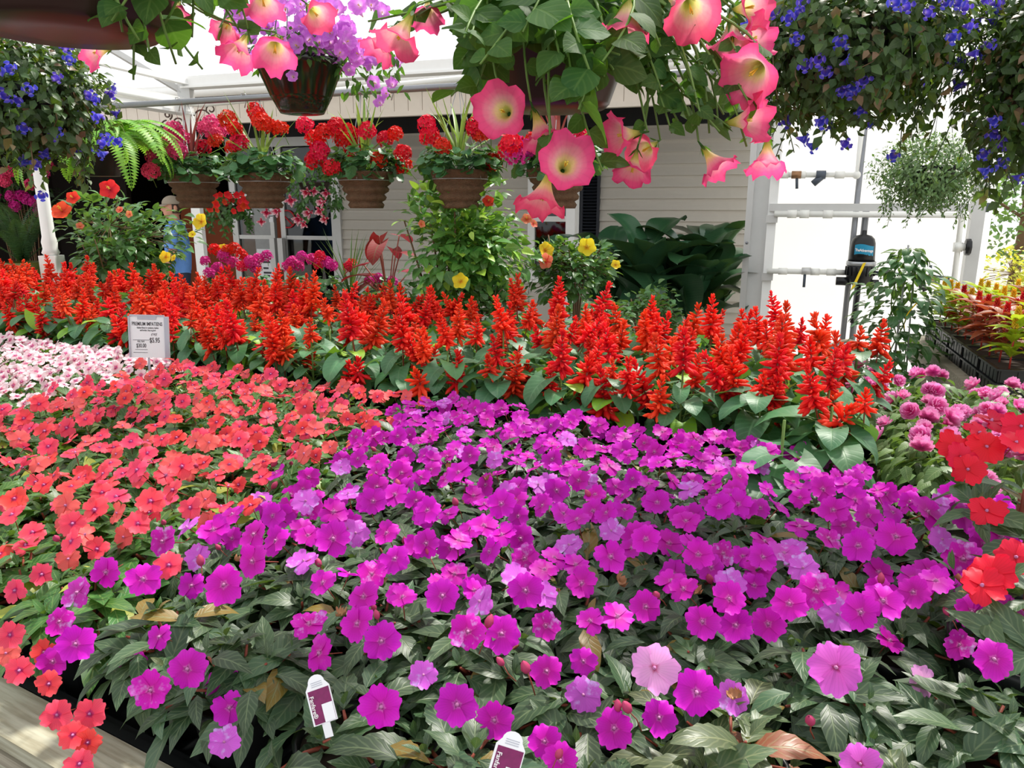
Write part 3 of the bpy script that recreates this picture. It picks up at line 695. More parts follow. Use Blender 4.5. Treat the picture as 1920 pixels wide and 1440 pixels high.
# black carrying trays along the front row
def tray_tpl():
    b = MB(); W_, D_ = 0.60, 0.40
    b.add(box(0, W_, 0, D_, 0, 0.006))
    for q in (box(0, W_, 0, 0.012, 0, 0.055), box(0, W_, D_ - 0.012, D_, 0, 0.055), box(0, 0.012, 0, D_, 0, 0.055), box(W_ - 0.012, W_, 0, D_, 0, 0.055)): b.add(q)
    for k in range(1, 3): b.add(box(k * 0.2 - 0.006, k * 0.2 + 0.006, 0, D_, 0, 0.03))
    return b.tpl()
def tray_rim():
    b = MB(); W_, D_ = 0.60, 0.40
    for q in (box(-0.012, W_ + 0.012, -0.016, 0, 0.045, 0.058), box(-0.012, W_ + 0.012, D_, D_ + 0.012, 0.045, 0.058)): b.add(q)
    for k in range(12): b.add(box(0.02 + k * 0.05, 0.03 + k * 0.05, -0.008, 0, 0.005, 0.045))
    return b.tpl()
tm1 = mesh_of(tray_tpl(), 'tray_body', M['pot_black'], False); tm2 = mesh_of(tray_rim(), 'tray_rim', M['pot_black'], False)
for k in range(6):
    p = buv(-0.45 + 0.62 * (k + 1), 0.612, ZB)
    o = thing('carrying_tray', 'shallow black plastic tray, %s from the right along the bench front' % ('first', 'second', 'third', 'fourth', 'fifth', 'sixth')[k], 'tray', p, BNROT, 'black trays along the bench front')
    ob('tray_body', tm1, o); ob('tray_rim', tm2, o)

# ---- flower and leaf meshes
def impatiens_flower(mat, eye, seed, D=0.062):
    R.seed(seed); b = MB()
    Rr = D / 2
    for k in range(5):
        big = (1.0, 0.96, 1.04, 1.04, 0.96)[k]
        t = petal(Rr * big, Rr * 1.08 * big * R.uniform(.92, 1.1), 6, 5, notch=0.22, cup=R.uniform(-0.30, 0.22), wav=R.uniform(0.0, 0.07), base=0.04, ph=R.uniform(0, 6))
        Mx = rz(2 * PI * k / 5 + R.uniform(-.06, .06))
        Mx[2, 3] = 0.0012 * (k % 2) + 0.0006 * k
        b.add(t, Mx)
    b.add(lathe([(0.0035, -0.002), (0.003, 0.002), (0.0012, 0.006), (0.0003, 0.0065)], 6, mi=1))
    b.add(tube([(0, 0, -0.001), (0, -0.004, -0.02), (0, -0.012, -0.045)], [0.0016, 0.0011, 0.0009], 4, mi=2))
    return b.mesh('impatiens_flower', [mat, eye, M['redstem']])
FL = {}
for nm, mt, D in (('purple', 'purple', 0.064), ('coral', 'coral', 0.060), ('whitepink', 'whitepink', 0.055), ('pinkish', 'pinkish', 0.07), ('rosepink', 'rosepink', 0.078), ('redimp', 'redimp', 0.068)):
    FL[nm] = [impatiens_flower(M[mt], M['throat'], 40 + i * 7, D) for i in range(5 if nm in ('purple', 'coral') else 2)]
R.seed(5)
def bud_mesh():
    b = MB(); b.add(lathe([(0.001, 0.0), (0.006, 0.004), (0.0085, 0.012), (0.006, 0.02), (0.001, 0.026)], 8))
    b.add(tube([(0, 0, 0), (0.004, 0, -0.02), (0.002, 0.003, -0.045)], 0.0012, 4, mi=1)); return b.mesh('flower_bud', [M['bud'], M['redstem']])
BUD = bud_mesh()
def dead_mesh():
    b = MB()
    for k in range(6): b.add(petal(0.016, 0.016, 3, 3, wav=0.4, cup=R.uniform(0.2, 0.9), ph=k), rz(k * 1.05) @ tr(0, 0, 0.001 * k))
    return b.mesh('withered_flower', [M['dead']])
DEAD = dead_mesh()
LT = [leaf(0.086 * s, 0.034 * s, 'lance', 4, 12, fold=R.uniform(.12, .35), curl=R.uniform(.3, 1.1), serr=0.07, wav=R.uniform(0, .06)) for s in (0.8, 0.95, 1.05, 1.2, 0.62)]
LTlow = [leaf(0.086 * s, 0.034 * s, 'lance', 2, 4, fold=R.uniform(.12, .35), curl=R.uniform(.3, 1.1)) for s in (0.8, 0.95, 1.05, 1.15, 0.6)]
LEAFM = {k: [mesh_of(t, 'leaf', M[k]) for t in LT] for k in ('imp_leaf', 'imp_leaf_bronze', 'coral_leaf')}
def shoot_leaves(tip, tdir, n=8, s=1.0):
    """whorl of leaves round a shoot tip: (matrix, template index)"""
    out = []; B = basis_z(tip, tdir)
    for k in range(n):
        inner = k < 3
        a = k * 2.4 + R.uniform(-.3, .3)
        e = R.uniform(.75, 1.2) if inner else R.uniform(-.35, .45)
        dl = np.array((math.cos(e) * math.cos(a), math.cos(e) * math.sin(a), math.sin(e)))
        zl = np.array((-math.sin(e) * math.cos(a), -math.sin(e) * math.sin(a), math.cos(e)))
        p = B[:3, :3] @ (dl * 0.006 + np.array((0, 0, 0.004 if inner else -0.012 * (k - 2) / 3))) + tip
        sc_ = s * (R.uniform(.45, .65) if inner else R.uniform(.8, 1.12))
        out.append((basis(p, B[:3, :3] @ dl, B[:3, :3] @ zl, sc_), R.choice((0, 1, 2, 3)) if not inner else 4))
    return out
def plant_shoots(r=0.115, top=0.235, n=9, s=1.0):
    sh_ = []
    for k in range(n):
        rr = r * math.sqrt((k + 0.3) / n); a = k * 2.4 + R.uniform(-.3, .3)
        p = np.array((rr * math.cos(a), rr * math.sin(a), top - 0.075 * (rr / r) ** 2 + R.uniform(-.015, .015)))
        sh_.append((p, nrm((0.8 * math.cos(a) * rr / r, 0.8 * math.sin(a) * rr / r, 1))))
    return sh_
PZ = 0.145                                    # pot height
potm = mesh_of(joined([lathe([(0.055, 0), (0.072, 0.12), (0.078, 0.122), (0.079, 0.145), (0.073, 0.145), (0.070, 0.128)], 18)]), 'pot', M['pot_black'])
soilm = mesh_of(lathe([(0.071, 0.128), (0.04, 0.132), (0.001, 0.134)], 12, cap0=False), 'soil', M['soil'])
def stems_mesh(shoots, mat):
    b = MB()
    for p, d_ in shoots: b.add(tube(bez((0, 0, 0.12), (p[0] * .4, p[1] * .4, 0.16), p, 4), [0.0045, 0.004, 0.003, 0.002], 5))
    return b.mesh('stems', mat)
FOLI = {}
for key in ('imp_leaf', 'coral_leaf', 'white_leaf'):
    FOLI[key] = []
    for v_ in range(4):
        R.seed(100 + v_); sh_ = plant_shoots(n=11, top=0.213); b = MB()
        for p, d_ in sh_:
            for Mx, i in shoot_leaves(p, d_, 9): b.add(LTlow[i], Mx)
        for k in range(26):                     # lower leaves that close the gaps
            a = R.uniform(0, 2 * PI); rr = R.uniform(.02, .1); z = R.uniform(.14, .2)
            b.add(LTlow[R.randrange(4)], basis((rr * math.cos(a), rr * math.sin(a), z), (math.cos(a + R.uniform(-1, 1)), math.sin(a + R.uniform(-1, 1)), R.uniform(-.3, .4)), (0, 0, 1), R.uniform(.8, 1.1)))
        FOLI[key].append((b.mesh('foliage', M[key]), stems_mesh(sh_, M['redstem'])))
R.seed(21)
def inframe(p, mx=160, my=160):
    x, y, d_ = proj(p); return d_ > 0.1 and -mx < x < 1920 + mx and -my < y < 1440 + my
def color_at(u, v):
    if u > 2.62 + 0.12 * (v - 1.2) and v > 1.15: return 'whitepink'
    if u > 1.14 + 0.20 * (v - 0.56): return 'coral'
    return 'purple'
NEAR_PLANT_DIST = 1.5
ORD = ['first', 'second', 'third', 'fourth', 'fifth', 'sixth', 'seventh', 'eighth', 'ninth', 'tenth', 'eleventh', 'twelfth', 'thirteenth', 'fourteenth', 'fifteenth', 'sixteenth', 'seventeenth', 'eighteenth', 'nineteenth', 'twentieth'] + ['twenty-' + a for a in ('first', 'second', 'third', 'fourth', 'fifth', 'sixth', 'seventh', 'eighth', 'ninth')] + ['thirtieth', 'thirty-first', 'thirty-second', 'thirty-third']
CW = {'purple': 'magenta purple', 'coral': 'coral red', 'whitepink': 'white and pink'}
plants = []
for row in range(7):
    cnt = {}
    for colm in range(26):
        u = -0.75 + colm * 0.2 + (0.1 if row % 2 else 0) + R.uniform(-.012, .012)
        v = 0.70 + row * 0.2 + R.uniform(-.012, .012)
        p = buv(u, v, ZB + 0.008)
        if not inframe(p + np.array((0, 0, 0.22)), 190, 190): continue
        if u < 0.05 and v > 1.0 + 0.9 * u + 0.75: continue
        c = color_at(u, v)
        cnt[c] = cnt.get(c, 0) + 1
        lbl = '%s impatiens in the %s row from the timber edge, %s from the right' % (CW[c], ORD[row], ORD[cnt[c] - 1])
        t = thing('impatiens', lbl, 'potted flower', p, R.uniform(0, 6), 'potted %s impatiens on the bench' % CW[c])
        ob('pot', potm, t); ob('soil', soilm, t)
        plants.append(dict(o=t, u=u, v=v, p=p, c=c, inv=None, n=0))
        key = {'purple': 'imp_leaf', 'coral': 'coral_leaf', 'whitepink': 'white_leaf'}[c]
        dist = np.linalg.norm(p + np.array((0, 0, .22)) - CAM)
        px_, py_, _ = proj(p + np.array((0, 0, .2)))
        if dist < 1.22 and inframe(p + np.array((0, 0, .2)), 60, 60):
            sh_ = plant_shoots(n=8, top=0.18); ob('stems', stems_mesh(sh_, M['redstem']), t)
            lk = 'imp_leaf_bronze' if (c == 'purple' and px_ > 1300) else key
            sc_ = 1.15 if px_ > 1300 else 1.02
            for q, d_ in sh_:
                for Mx, i in shoot_leaves(q, d_, 8, sc_): ob('leaf', LEAFM[lk][i], t, Mx)
            for k in range(12):
                a = R.uniform(0, 2 * PI); rr = R.uniform(.03, .1)
                ob('leaf', LEAFM[lk][R.randrange(4)], t, basis((rr * math.cos(a), rr * math.sin(a), R.uniform(.12, .18)), (math.cos(a), math.sin(a), R.uniform(-.5, .3)), (0, 0, 1), R.uniform(.9, 1.15)))
        else:
            fm, sm = R.choice(FOLI[key])
            ob('foliage', fm, t, kind='stuff'); ob('stems', sm, t)
bpy.context.view_layer.update()
for q in plants: q['inv'] = np.array(q['o'].matrix_world.inverted())
def attach(meshname, mesh, Mw, c, name):
    p = Mw[:3, 3]
    best = min((q for q in plants if q['c'] == c), key=lambda q: (q['p'][0] - p[0]) ** 2 + (q['p'][1] - p[1]) ** 2)
    best['n'] += 1
    return ob(name, mesh, best['o'], best['inv'] @ Mw)
placed = []
def facing(p, k):
    """flowers look up and towards the open aisle where one stands"""
    tv = nrm(-VV * 0.85 - U * 0.25 + np.array((0.0, 0, 0)))
    return nrm(np.array((0, 0, 1.0)) + k * tv + np.array((R.gauss(0, .42), R.gauss(0, .42), 0)))
EXP = {
 'purple': [(715,1325,90,1.6),(857,1321,88,1.6),(927,1350,82,1.8),(794,1265,58,1.6),(877,1184,76,1.4),(830,1117,72,1.3),(890,1100,56,1.5),(986,1107,76,1.2),(715,1202,78,1.4),(671,1169,76,1.3),(682,1119,70,1.0),(748,1115,56,.8),(802,957,62,1.0),(861,886,56,.9),(800,1019,60,1.0),(1144,1044,68,1.0),(1211,1011,64,.9),(1090,1094,66,.9),(1157,1157,74,.9),(1107,1165,60,.8),(1023,1173,60,1.6),(1094,1302,78,1.5),(1152,1365,84,1.7),(1021,1390,72,1.5),(1052,1425,74,1.5),(1025,1258,66,1.2),(1094,1240,60,1.2),(1236,1345,76,1.4),
  (1305,1298,96,1.3),(1374,1309,74,1.5),(1680,1007,80,.9),(1738,961,76,.9),(1803,965,66,.9),(1563,957,60,.8),(1609,1023,66,.9),(1505,1065,66,.9),(1530,1107,78,.8),(1655,1127,84,.8),(1613,1148,76,1.0),(1367,1123,74,1.0),(1317,1165,74,1.1),(1380,1173,72,1.0),(1480,1132,76,.8),(1822,1148,74,1.2),(1805,1048,80,.8),(1755,1090,72,.8),(1863,1236,86,1.0),(1349,950,62,1.0),(1384,946,60,.9),(1413,1098,58,.8),(1309,1040,66,.9),(1876,1007,72,.9),(1713,1111,70,.7),(1647,1073,60,.9),(1667,1202,66,.9),(1440,1170,70,1.0),(1800,1210,66,1.0),(1260,1090,66,.9),(1430,1045,64,.9),
  (421,1096,84,1.5),(475,1052,72,1.2),(477,1002,66,1.1),(400,994,66,1.1),(269,1086,72,1.0),(371,1044,60,1.2),(360,1098,56,1.3),(142,1207,76,1.6),(100,1240,62,1.5),(200,1073,64,1.3),(146,1111,66,1.3),(112,1165,60,1.4),(250,1244,66,1.7),(283,1294,78,1.7),(352,1254,86,1.5),(300,1194,52,1.3),(417,1282,68,1.7),(431,1327,72,1.7),(421,1390,70,2.0),(308,1230,64,1.3),(573,940,58,1.0),(625,960,62,1.0),(567,994,56,1.1),(625,1010,74,1.1),(512,967,56,.8),(700,940,58,.9),(940,945,60,.9)],
 'coral': [(42,877,46,.8),(179,957,62,1.1),(137,982,56,1.2),(135,1015,60,1.0),(283,940,58,1.0),(325,919,50,.9),(342,875,54,1.0),(258,882,52,.8),(317,1060,62,1.4),(258,982,52,1.1),(233,1007,52,1.1),(183,1030,52,1.3),(129,1048,50,1.3),(79,1077,48,1.4),(29,1107,52,1.2),(20,1190,56,1.4),(37,1257,60,1.6),(12,1225,54,1.4),(92,1282,54,1.6),(83,1223,52,1.4),(108,1340,66,1.8),(169,1338,64,1.8),(137,1378,60,1.7),(165,1392,56,1.9),(150,1432,56,1.6),(358,952,52,1.1),(448,909,40,1.2)],
 'pinkish': [(1227,1252,98,1.8),(1730,1277,60,.3)],
 'rosepink': [(1567,1252,112,1.5),(1613,1432,80,1.4)],
}
for c, L in EXP.items():
    for (px, py, sz, k) in L:
        D = {'purple': 0.064, 'coral': 0.060, 'pinkish': 0.07, 'rosepink': 0.078}[c]
        p = at(px, py, FPX * D / sz * 0.93)
        lo = 0.955 if py < 1200 else 0.94 if px > 500 else 0.90
        if py > 1300 and px < 250: lo = 0.87
        if p[2] < lo: p = atz(px, py, lo + R.uniform(0, .02))
        if p[2] > 1.04: p = atz(px, py, 1.03)
        fs = min(1.25, max(.72, proj(p)[2] * sz / (FPX * D)))
        z = facing(p, k * 1.15)
        if k > 1.35: z = nrm(z * 0.6 + nrm(CAM - p) * 0.5)
        attach(None, R.choice(FL[c]), basis_z(p, z, fs * R.uniform(.98, 1.06)), 'purple' if c in ('pinkish', 'rosepink') else c, 'flower')
        placed.append(p)
def canopy(u, v, q):
    r2 = (q['u'] - u) ** 2 + (q['v'] - v) ** 2
    return ZB + 0.265 - 2.2 * r2
def nearest(u, v, c=None):
    return min((q for q in plants if c is None or q['c'] == c), key=lambda q: (q['u'] - u) ** 2 + (q['v'] - v) ** 2)
P2 = [np.array(uv_of(p)) for p in placed]
cell = {}
def ckey(a): return (int(a[0] // 0.06), int(a[1] // 0.06))
for a in P2: cell.setdefault(ckey(a), []).append(a)
def free(a, dmin):
    k = ckey(a)
    for i in (-1, 0, 1):
        for j in (-1, 0, 1):
            for b in cell.get((k[0] + i, k[1] + j), ()):
                if (a[0] - b[0]) ** 2 + (a[1] - b[1]) ** 2 < dmin * dmin: return False
    return True
nf = 0
for trial in range(15000):
    u = R.uniform(-0.5, 4.1); v = R.uniform(0.66, 2.04)
    c = color_at(u + R.gauss(0, .05), v)
    p = buv(u, v, ZB + 0.26)
    if not inframe(p, 50, 50): continue
    px_, py_, dd = proj(p)
    # photographed density: leaves show through near the front, blooms close up towards the back
    if py_ > 1180 or (py_ > 1010 and px_ < 560): continue
    dens = 0.85 if py_ < 930 else 0.5
    if c == 'coral' and py_ < 930: dens = 0.5
    if c == 'coral' and py_ > 880: dens = 0.4
    if 1180 > py_ > 1010: dens = 0.45
    if R.random() > dens: continue
    dmin = (0.049 if c == 'purple' else 0.051) if c != 'whitepink' else 0.036
    a = np.array((u, v))
    if not free(a, dmin): continue
    q = nearest(u, v)
    if abs(q['u'] - u) > 0.2 or abs(q['v'] - v) > 0.2: continue
    if not any(x['c'] == c for x in (q,)): q = nearest(u, v, c)
    z = ZB + 0.262 + R.uniform(-.018, .022) - 1.6 * min(0.02, (q['u'] - u) ** 2 + (q['v'] - v) ** 2)
    if v < 0.8: z -= (0.8 - v) * 0.3
    p = buv(u, v, z)
    nn = facing(p, R.uniform(.15, 1.2))
    attach(None, R.choice(FL[c]), basis_z(p, nn, R.uniform(.86, 1.1)), c, 'flower')
    cell.setdefault(ckey(a), []).append(a); nf += 1
for k in range(60):                              # buds and withered blooms
    u = R.uniform(-0.3, 1.5); v = R.uniform(0.7, 1.5); p = buv(u, v, ZB + R.uniform(.225, .27))
    if inframe(p, 0, 0): attach(None, BUD if k % 4 else DEAD, basis_z(p, (R.gauss(0, .6), R.gauss(0, .6), 1), R.uniform(.55, .9)), color_at(u, v), 'flower_bud' if k % 4 else 'withered_flower')
print('impatiens', len(plants), 'random flowers', nf)

# ---- crimson impatiens at the right edge, in a taller pot
tallpot = mesh_of(lathe([(0.075, 0), (0.095, 0.19), (0.102, 0.192), (0.104, 0.22), (0.097, 0.22), (0.094, 0.20)], 20), 'pot', M['pot_black'])
LTr = [mesh_of(leaf(0.125 * s, 0.042 * s, 'lance', 4, 12, fold=.25, curl=c_, serr=.06), 'leaf', M['imp_leaf']) for s, c_ in ((1, .6), (.9, .9), (1.1, .5), (.6, .3))]
def red_imp(px, py, d_, label, fl):
    top = at(px, py, d_); p = np.array((top[0], top[1], ZB)); h = top[2] - ZB
    t = thing('crimson_impatiens', label, 'potted flower', p, 0)
    ob('pot', tallpot, t)
    sh_ = [(np.array((.12 * math.cos(a) * r_, .12 * math.sin(a) * r_, h - .05 * r_ + R.uniform(-.02, .02))), nrm((math.cos(a) * r_, math.sin(a) * r_, 1))) for a, r_ in ((0, 0), (1, .8), (2.2, .9), (3.3, .8), (4.2, 1), (5.3, .9))]
    b = MB()
    for q, dr_ in sh_: b.add(tube(bez((0, 0, .2), (q[0] * .3, q[1] * .3, .25), q, 5), .005, 5))
    ob('stems', b.mesh('stems', M['redstem']), t)
    for q, dr_ in sh_:
        for Mx, i in shoot_leaves(q, dr_, 9, .85): ob('leaf', LTr[i % 4 if i < 4 else 3], t, Mx)
    for (fx, fy, fd, k) in fl:
        q = at(fx, fy, fd)
        ob('flower', R.choice(FL['redimp']), t, tr(-p[0], -p[1], -p[2]) @ basis_z(q, nrm(facing(q, k)), R.uniform(.9, 1.1)))
    return t
red_imp(1925, 905, 1.36, 'tall crimson impatiens at the right edge beside the magenta ones', [(1800, 858, 1.32, 1.6), (1835, 812, 1.36, .9), (1858, 790, 1.40, .5), (1790, 838, 1.34, 1.2), (1850, 838, 1.33, 1.0), (1905, 830, 1.3, 1.4), (1915, 800, 1.35, .9), (1815, 880, 1.30, 1.8)])
red_imp(1940, 1085, 1.13, 'lower crimson impatiens at the right edge near the front', [(1860, 1075, 1.1, .8), (1840, 1098, 1.09, 1.2), (1850, 958, 1.28, 1.0), (1905, 1045, 1.12, 1.4)])

# ------------------------------------------------------------------ salvias
def floret():
    return lathe([(0.0014, 0.0), (0.0068, 0.007), (0.0052, 0.018), (0.0068, 0.030), (0.0046, 0.040), (0.0008, 0.047)], 5, cap0=False)
def spike_mesh(seed, H):
    R.seed(seed); b = MB(); f = floret(); nw = int(H / 0.0105)
    for w_ in range(nw):
        t = w_ / (nw - 1); z = H * t; n = 7 if t < .6 else 5
        el = -0.15 + 1.1 * t + R.uniform(-.15, .15); s = (1.1 - 0.72 * t ** 1.3)
        for k in range(n):
            a = 2 * PI * (k + .5 * (w_ % 2)) / n + R.uniform(-.25, .25); e = el + R.uniform(-.6, .4)
            d_ = np.array((math.cos(a) * math.cos(e), math.sin(a) * math.cos(e), math.sin(e)))
            b.add(f, basis_z((0, 0, z), d_, s * R.uniform(.6, 1.15)))
    for k in range(5): b.add(f, basis_z((0, 0, H), (R.gauss(0, .3), R.gauss(0, .3), 1), .55))
    b.add(tube([(0, 0, -0.10), (0, 0, H)], 0.0025, 5, mi=1))
    return b.mesh('flower_spike', [M['salvia'], M['redstem']])
SPK = [spike_mesh(300 + i, h) for i, h in enumerate((0.075, 0.09, 0.115, 0.13, 0.10, 0.055))]
R.seed(33)
HT = [leaf(0.098 * s, 0.088 * s, 'heart', 6, 8, fold=R.uniform(.05, .3), curl=R.uniform(.6, 1.3), wav=R.uniform(0, .03)) for s in (.8, 1, 1.15, 1.0)]
HM = [mesh_of(t, 'leaf', M['salvia_leaf']) for t in HT]
def salvia_leaves(n=15, top=.36):
    out = []
    for k in range(n):
        a = k * 2.4 + R.uniform(-.3, .3); hz = .17 + (top - .17) * (k / n) ** .8; rr = R.uniform(.035, .075)
        e = R.uniform(-.75, .1)
        p = np.array((rr * math.cos(a), rr * math.sin(a), hz))
        out.append((basis(p, (math.cos(a) * math.cos(e), math.sin(a) * math.cos(e), math.sin(e)), (-math.sin(e) * math.cos(a), -math.sin(e) * math.sin(a), math.cos(e)), R.uniform(.8, 1.1)), R.randrange(4), p))
    return out
def salvia_stems(lv, spk):
    b = MB(); b.add(tube([(0, 0, .12), (0, 0, .36)], .004, 5))
    for Mx, i, p in lv: b.add(tube([(0, 0, p[2] - .02), p], .0016, 4))
    for q in spk: b.add(tube(bez((0, 0, .2), (q[0] * .6, q[1] * .6, .28), q, 5), .003, 5))
    return b.mesh('stems', M['stem'])
SALF = []
for v_ in range(4):
    lv = salvia_leaves(18); b = MB()
    for Mx, i, p in lv: b.add(leaf(0.088, 0.078, 'heart', 4, 4, fold=.15, curl=.8), Mx)
    SALF.append((b.mesh('foliage', M['salvia_leaf']), salvia_stems(lv, [])))
ns_ = 0
for row in range(5):
    k_ = 0
    for colm in range(30):
        u = 0.16 + colm * 0.215 + (0.1 if row % 2 else 0) + R.uniform(-.02, .02)
        v = 2.20 + row * 0.215 + R.uniform(-.015, .015)
        p = buv(u, v, ZB + 0.006 - (0.01 if row == 0 else 0))
        if not inframe(p + np.array((0, 0, .45)), 90, 90): continue
        lift = 0.02 + R.uniform(-.02, .02)
        k_ += 1; ns_ += 1
        t = thing('red_salvia', 'scarlet salvia in the %s salvia row, %s from the right' % (ORD[row], ORD[k_ - 1]), 'potted flower', p, R.uniform(0, 6), 'scarlet salvias on the bench')
        ob('pot', potm, t)
        nspk = 2 + (1 if R.random() < .4 else 0)
        spots = []
        for k in range(nspk):
            a = R.uniform(0, 6.28); rr = 0.0 if k == 0 else R.uniform(.06, .12)
            spots.append(np.array((rr * math.cos(a), rr * math.sin(a), .34 + lift + (0 if k else .03) + R.uniform(-.06, .03))))
        if row == 0:
            for k in range(2): spots.append(np.array((R.uniform(-.11, .11), R.uniform(-.11, .11), R.uniform(.23, .32))))
        if row <= 1:
            lv = salvia_leaves(20)
            for Mx, i, q in lv: ob('leaf', HM[i], t, Mx)
            ob('stems', salvia_stems(lv, spots), t)
        else:
            fm, sm = R.choice(SALF); ob('foliage', fm, t, kind='stuff'); ob('stems', sm, t)
        for q in spots:
            ob('flower_spike', R.choice(SPK), t, basis_z(q, (q[0] * 2.5 + R.gauss(0, .17), q[1] * 2.5 + R.gauss(0, .17), 1), R.uniform(.8, 1.25)))
# two leafy salvias that close the row at the right
for i, (px, py, d_) in enumerate(((1560, 770, 1.98), (1470, 800, 1.86))):
    q = at(px, py, d_); p = np.array((q[0], q[1], ZB + .004))
    t = thing('red_salvia', ['leafy salvia without spikes closing the red row on the right', 'leafy front salvia below the tallest red spikes'][i], 'potted flower', p, 1.0 + i)
    ob('pot', potm, t); lv = salvia_leaves(20, .33 if i == 0 else .28)
    for Mx, k, q2 in lv: ob('leaf', HM[k], t, Mx @ np.diag((1.25, 1.25, 1.25, 1)))
    ob('stems', salvia_stems(lv, []), t)
print('salvias', ns_)

# ------------------------------------------------------------------ double pink impatiens
def double_flower(seed):
    R.seed(seed); b = MB()
    for ring, (n, r_, cup, lift) in enumerate(((6, .027, .25, 0), (5, .022, .7, .003), (4, .016, 1.3, .005), (3, .010, 2.0, .007))):
        for k in range(n): b.add(petal(r_, r_ * 1.25, 4, 4, notch=.1, cup=cup, wav=.12, base=.02, ph=R.uniform(0, 6)), tr(0, 0, lift) @ rz(2 * PI * k / n + ring * .5 + R.uniform(-.1, .1)))
    return b.mesh('flower', M['doublepink'])
DF = [double_flower(600 + i) for i in range(3)]
R.seed(44)
OL = [leaf(.055, .034, 'ovate', 2, 4, fold=.2, curl=.7) for _ in range(3)]
def mound_foliage(r, zc, h, n, tp, mat, smin=.8, smax=1.15, down=.3):
    b = MB()
    for k in range(n):
        a = R.uniform(0, 2 * PI); ph = math.acos(R.uniform(0.02, 1)); s_ = R.uniform(.55, 1.0)
        d_ = np.array((math.sin(ph) * math.cos(a), math.sin(ph) * math.sin(a), math.cos(ph)))
        p = np.array((r * d_[0] * s_, r * d_[1] * s_, zc + h * d_[2] * s_))
        t_ = nrm(np.array((d_[0], d_[1], 0)) + np.array((R.gauss(0, .5), R.gauss(0, .5), R.uniform(-.5, .2) - down)))
        b.add(R.choice(tp), basis(p, t_, d_ + np.array((0, 0, .8)), R.uniform(smin, smax)))
    return b.mesh('foliage', mat)
dfol = [mound_foliage(.135, .13, .135, 130, OL, M['double_leaf']) for _ in range(3)]
k_ = 0
for i in range(3):
    for j in range(7):
        u = 0.10 - 0.2 * i + (.03 if j % 2 else 0); v = 2.14 + j * 0.165
        if i == 0 and j < 4: continue
        p = buv(u, v, ZB + .005)
        if not inframe(p + np.array((0, 0, .25)), 80, 80): continue
        k_ += 1
        t = thing('double_impatiens', 'pink rose shaped double impatiens, %s from the front, %s row right of the salvias' % (ORD[j], ORD[i]), 'potted flower', p, R.uniform(0, 6), 'pink double impatiens at the bench corner')
        ob('pot', potm, t); ob('foliage', R.choice(dfol), t, kind='stuff')
        for k in range(4):
            a = R.uniform(0, 6.28); rr = R.uniform(.03, .14)
            ob('flower', R.choice(DF), t, basis_z((rr * math.cos(a), rr * math.sin(a), .265 - 3 * rr * rr + R.uniform(-.01, .015)), (math.cos(a) * .8 - .1, math.sin(a) * .8 - .4, .6), R.uniform(.95, 1.4)))

# ------------------------------------------------------------------ price card and plant tags
q = at(277, 632, 2.95)
sg = thing('price_card', 'white price card in a clear holder among the impatiens', 'price sign', (q[0], q[1], q[2]), 0.17)
sg.rotation_euler = (-0.06, 0.05, 0.17)
WS, HS = 0.128, 0.165
part('card', box(-WS / 2, WS / 2, -0.001, 0.001, -HS / 2, HS / 2), M['paper'], sg, smooth=False)
for nm, t_ in (('holder_edge', box(WS / 2, WS / 2 + .016, -.006, .008, -HS / 2, HS / 2)), ('holder_edge', box(-WS / 2 - .006, -WS / 2, -.006, .008, -HS / 2, HS / 2)), ('holder_top', box(-WS / 2, WS / 2, -.004, .006, HS / 2, HS / 2 + .006)), ('holder_clip', box(-.035, .035, -.0035, -.0015, HS / 2 - .012, HS / 2))):
    part(nm, t_, M['clear_edge'], sg, smooth=False)
part('stake', bar((0, .004, -HS / 2), (0, .004, -HS / 2 - .2), .008, .004), M['clear_edge'], sg, smooth=False)
for s_, z, x, h, sx in (('PREMIUM IMPATIENS', .052, 0, .0205, .60), ('Radiant Plants for containers, baskets', .037, .002, .0095, .56), ('and borders. Easy to grow!', .027, .002, .0095, .56), ('6" POT', .010, .025, .013, .55), ('$5.95', -.013, .026, .028, .62), ('FULL TRAY', -.018, -.025, .009, .6), ('$30.00', -.035, -.025, .0225, .60)):
    text(s_, h, M['ink'], sg, (x, -.0016, z), sx=sx)
for x0, x1, z in ((-.048, -.002, -.050), (-.055, .008, -.012), (-.055, -.002, -.062)): part('print_line', box(x0, x1, -.0018, -.0012, z - .0007, z + .0007), M['ink'], sg, smooth=False)
